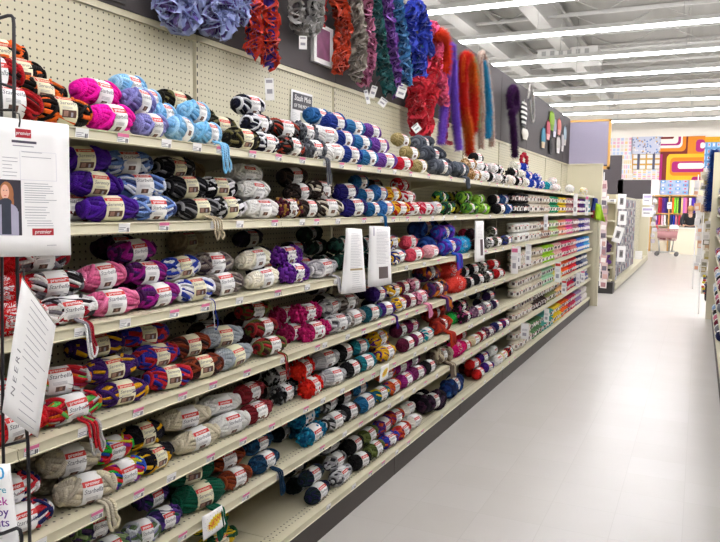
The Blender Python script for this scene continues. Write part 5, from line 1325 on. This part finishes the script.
def beam(u, v, z, w, h, lab, y0=-6, y1=28.4):
    x = onz(u, v, z).x; b = MB(); b.box(-w/2, w/2, y0, y1, -h*.12, 0); b.box(-w*.12, w*.12, y0, y1, 0, h); b.box(-w/2, w/2, y0, y1, h, h*1.12)
    o = link('ceiling_beam', b.mesh('ceiling_beam', [M_beam], False), None, (x, 0, z)); o['kind'] = 'structure'; o['label'] = lab
beam(546, 89, 5.3, .3, .55, 'white steel beam along the aisle, nearer the yarn wall')
beam(547, 28, 5.3, .3, .55, 'white steel beam along the aisle, over the aisle')
beam(300, 60, 5.3, .3, .55, 'white steel beam beyond the yarn wall')
for k in range(12):
    y = 6.5+k*1.83; b = MB(); b.box(-13.5, 11.5, y-.03, y+.03, 5.94, 5.99); b.box(-13.5, 11.5, y-.03, y+.03, 5.44, 5.49); n = 26
    for i in range(n):
        x0 = -13.5+25*i/n; x1 = -13.5+25*(i+1)/n; z0, z1 = (5.47, 5.96) if i % 2 == 0 else (5.96, 5.47); b.tube([(x0, y, z0), (x1, y, z1)], .012, 4)
    o = link('roof_joist', b.mesh('roof_joist', [M_beam], False)); o['kind'] = 'structure'
b = MB(); a = onz(570, 64, 5.0); b.box(-.7, .7, -.45, .45, 0, .3)
for k in range(6): b.box(-.6+.2*k, -.5+.2*k, -.46, -.45, .05, .25, 1)
o = link('ceiling_vent', b.mesh('ceiling_vent', [M_beam, pm('9c9c98')], False), None, a); tag(o, 'white duct box with a slotted vent hanging under the roof', 'vent'); o['kind'] = 'structure'
# rows of fluorescent strip lights across the aisles
M_tube = emit('f9f7fa', 14.0, 'fluorescent_tube')
ZL = 4.6
rowY = []
for (u, v) in [(537.8, 0), (720, 18.7), (720, 47.6), (720, 67.6), (720, 83.6), (720, 97), (720, 107.6)]: rowY.append(onz(u, v, ZL).y)
rowY.append(27.3)
step = (rowY[6]-rowY[1])/5
rows_all = [rowY[0]-step*k for k in range(1, 8)]+rowY
rows_all.sort()
for k, y in enumerate(rows_all):
    vis = k-7
    lab = f'suspended fluorescent strip light row, {ordw(vis)} of those in view counting from the camera' if vis >= 0 else f'suspended fluorescent strip light row overhead, {ordw(k)} from the rear of the shop'
    t = empty('strip_light', (0, y, ZL), lab, 'ceiling light', 'rows of fluorescent strip lights')
    b = MB(); b.add([(-11, -.075, 0), (-11, .075, 0), (-11, .05, .08), (-11, -.05, .08), (7, -.075, 0), (7, .075, 0), (7, .05, .08), (7, -.05, .08)], [(0, 1, 2, 3), (7, 6, 5, 4), (0, 4, 5, 1), (1, 5, 6, 2), (2, 6, 7, 3), (3, 7, 4, 0)]); link('housing', b.mesh('housing', [M_beam], False), t)
    for s in (-.035, .035): b = MB(); b.tube([(-10.95, s, -.022), (6.95, s, -.022)], .019, 8); link('lamp_tube', b.mesh('lamp_tube', [M_tube]), t)
    for q in range(8):
        x = -10+q*2.4; b = MB(); b.tube([(x, 0, .08), (x, 0, ZC-ZL)], .006, 4); link('hanger_wire', b.mesh('hanger_wire', [M_steel]), t)
# the shop's other walls
b = MB(); b.box(-14.2, -14, -10, 30, 0, 6); struct('wall_left', b.mesh('wall_left', [plain('8f8a80', .7, noise=.02)], False))
b = MB(); b.box(12, 12.2, -10, 30, 0, 6); struct('wall_right', b.mesh('wall_right', [plain('8f8a80', .7, noise=.02)], False))
b = MB(); b.box(-14, 12, -10.2, -10, 0, 6); struct('wall_near', b.mesh('wall_near', [plain('8f8a80', .7, noise=.02)], False))
w = bpy.data.worlds.new('world'); sc.world = w; w.use_nodes = True; w.node_tree.nodes['Background'].inputs[0].default_value = (1, 1, 1, 1); w.node_tree.nodes['Background'].inputs[1].default_value = .3
vs = sc.view_settings; sc.display_settings.display_device = 'sRGB'; vs.view_transform = 'Standard'; vs.look = 'None'; vs.gamma = 1; vs.use_curve_mapping = False; vs.exposure = 1.6
sc.cycles.max_bounces = 6; sc.cycles.diffuse_bounces = 2; sc.cycles.glossy_bounces = 3
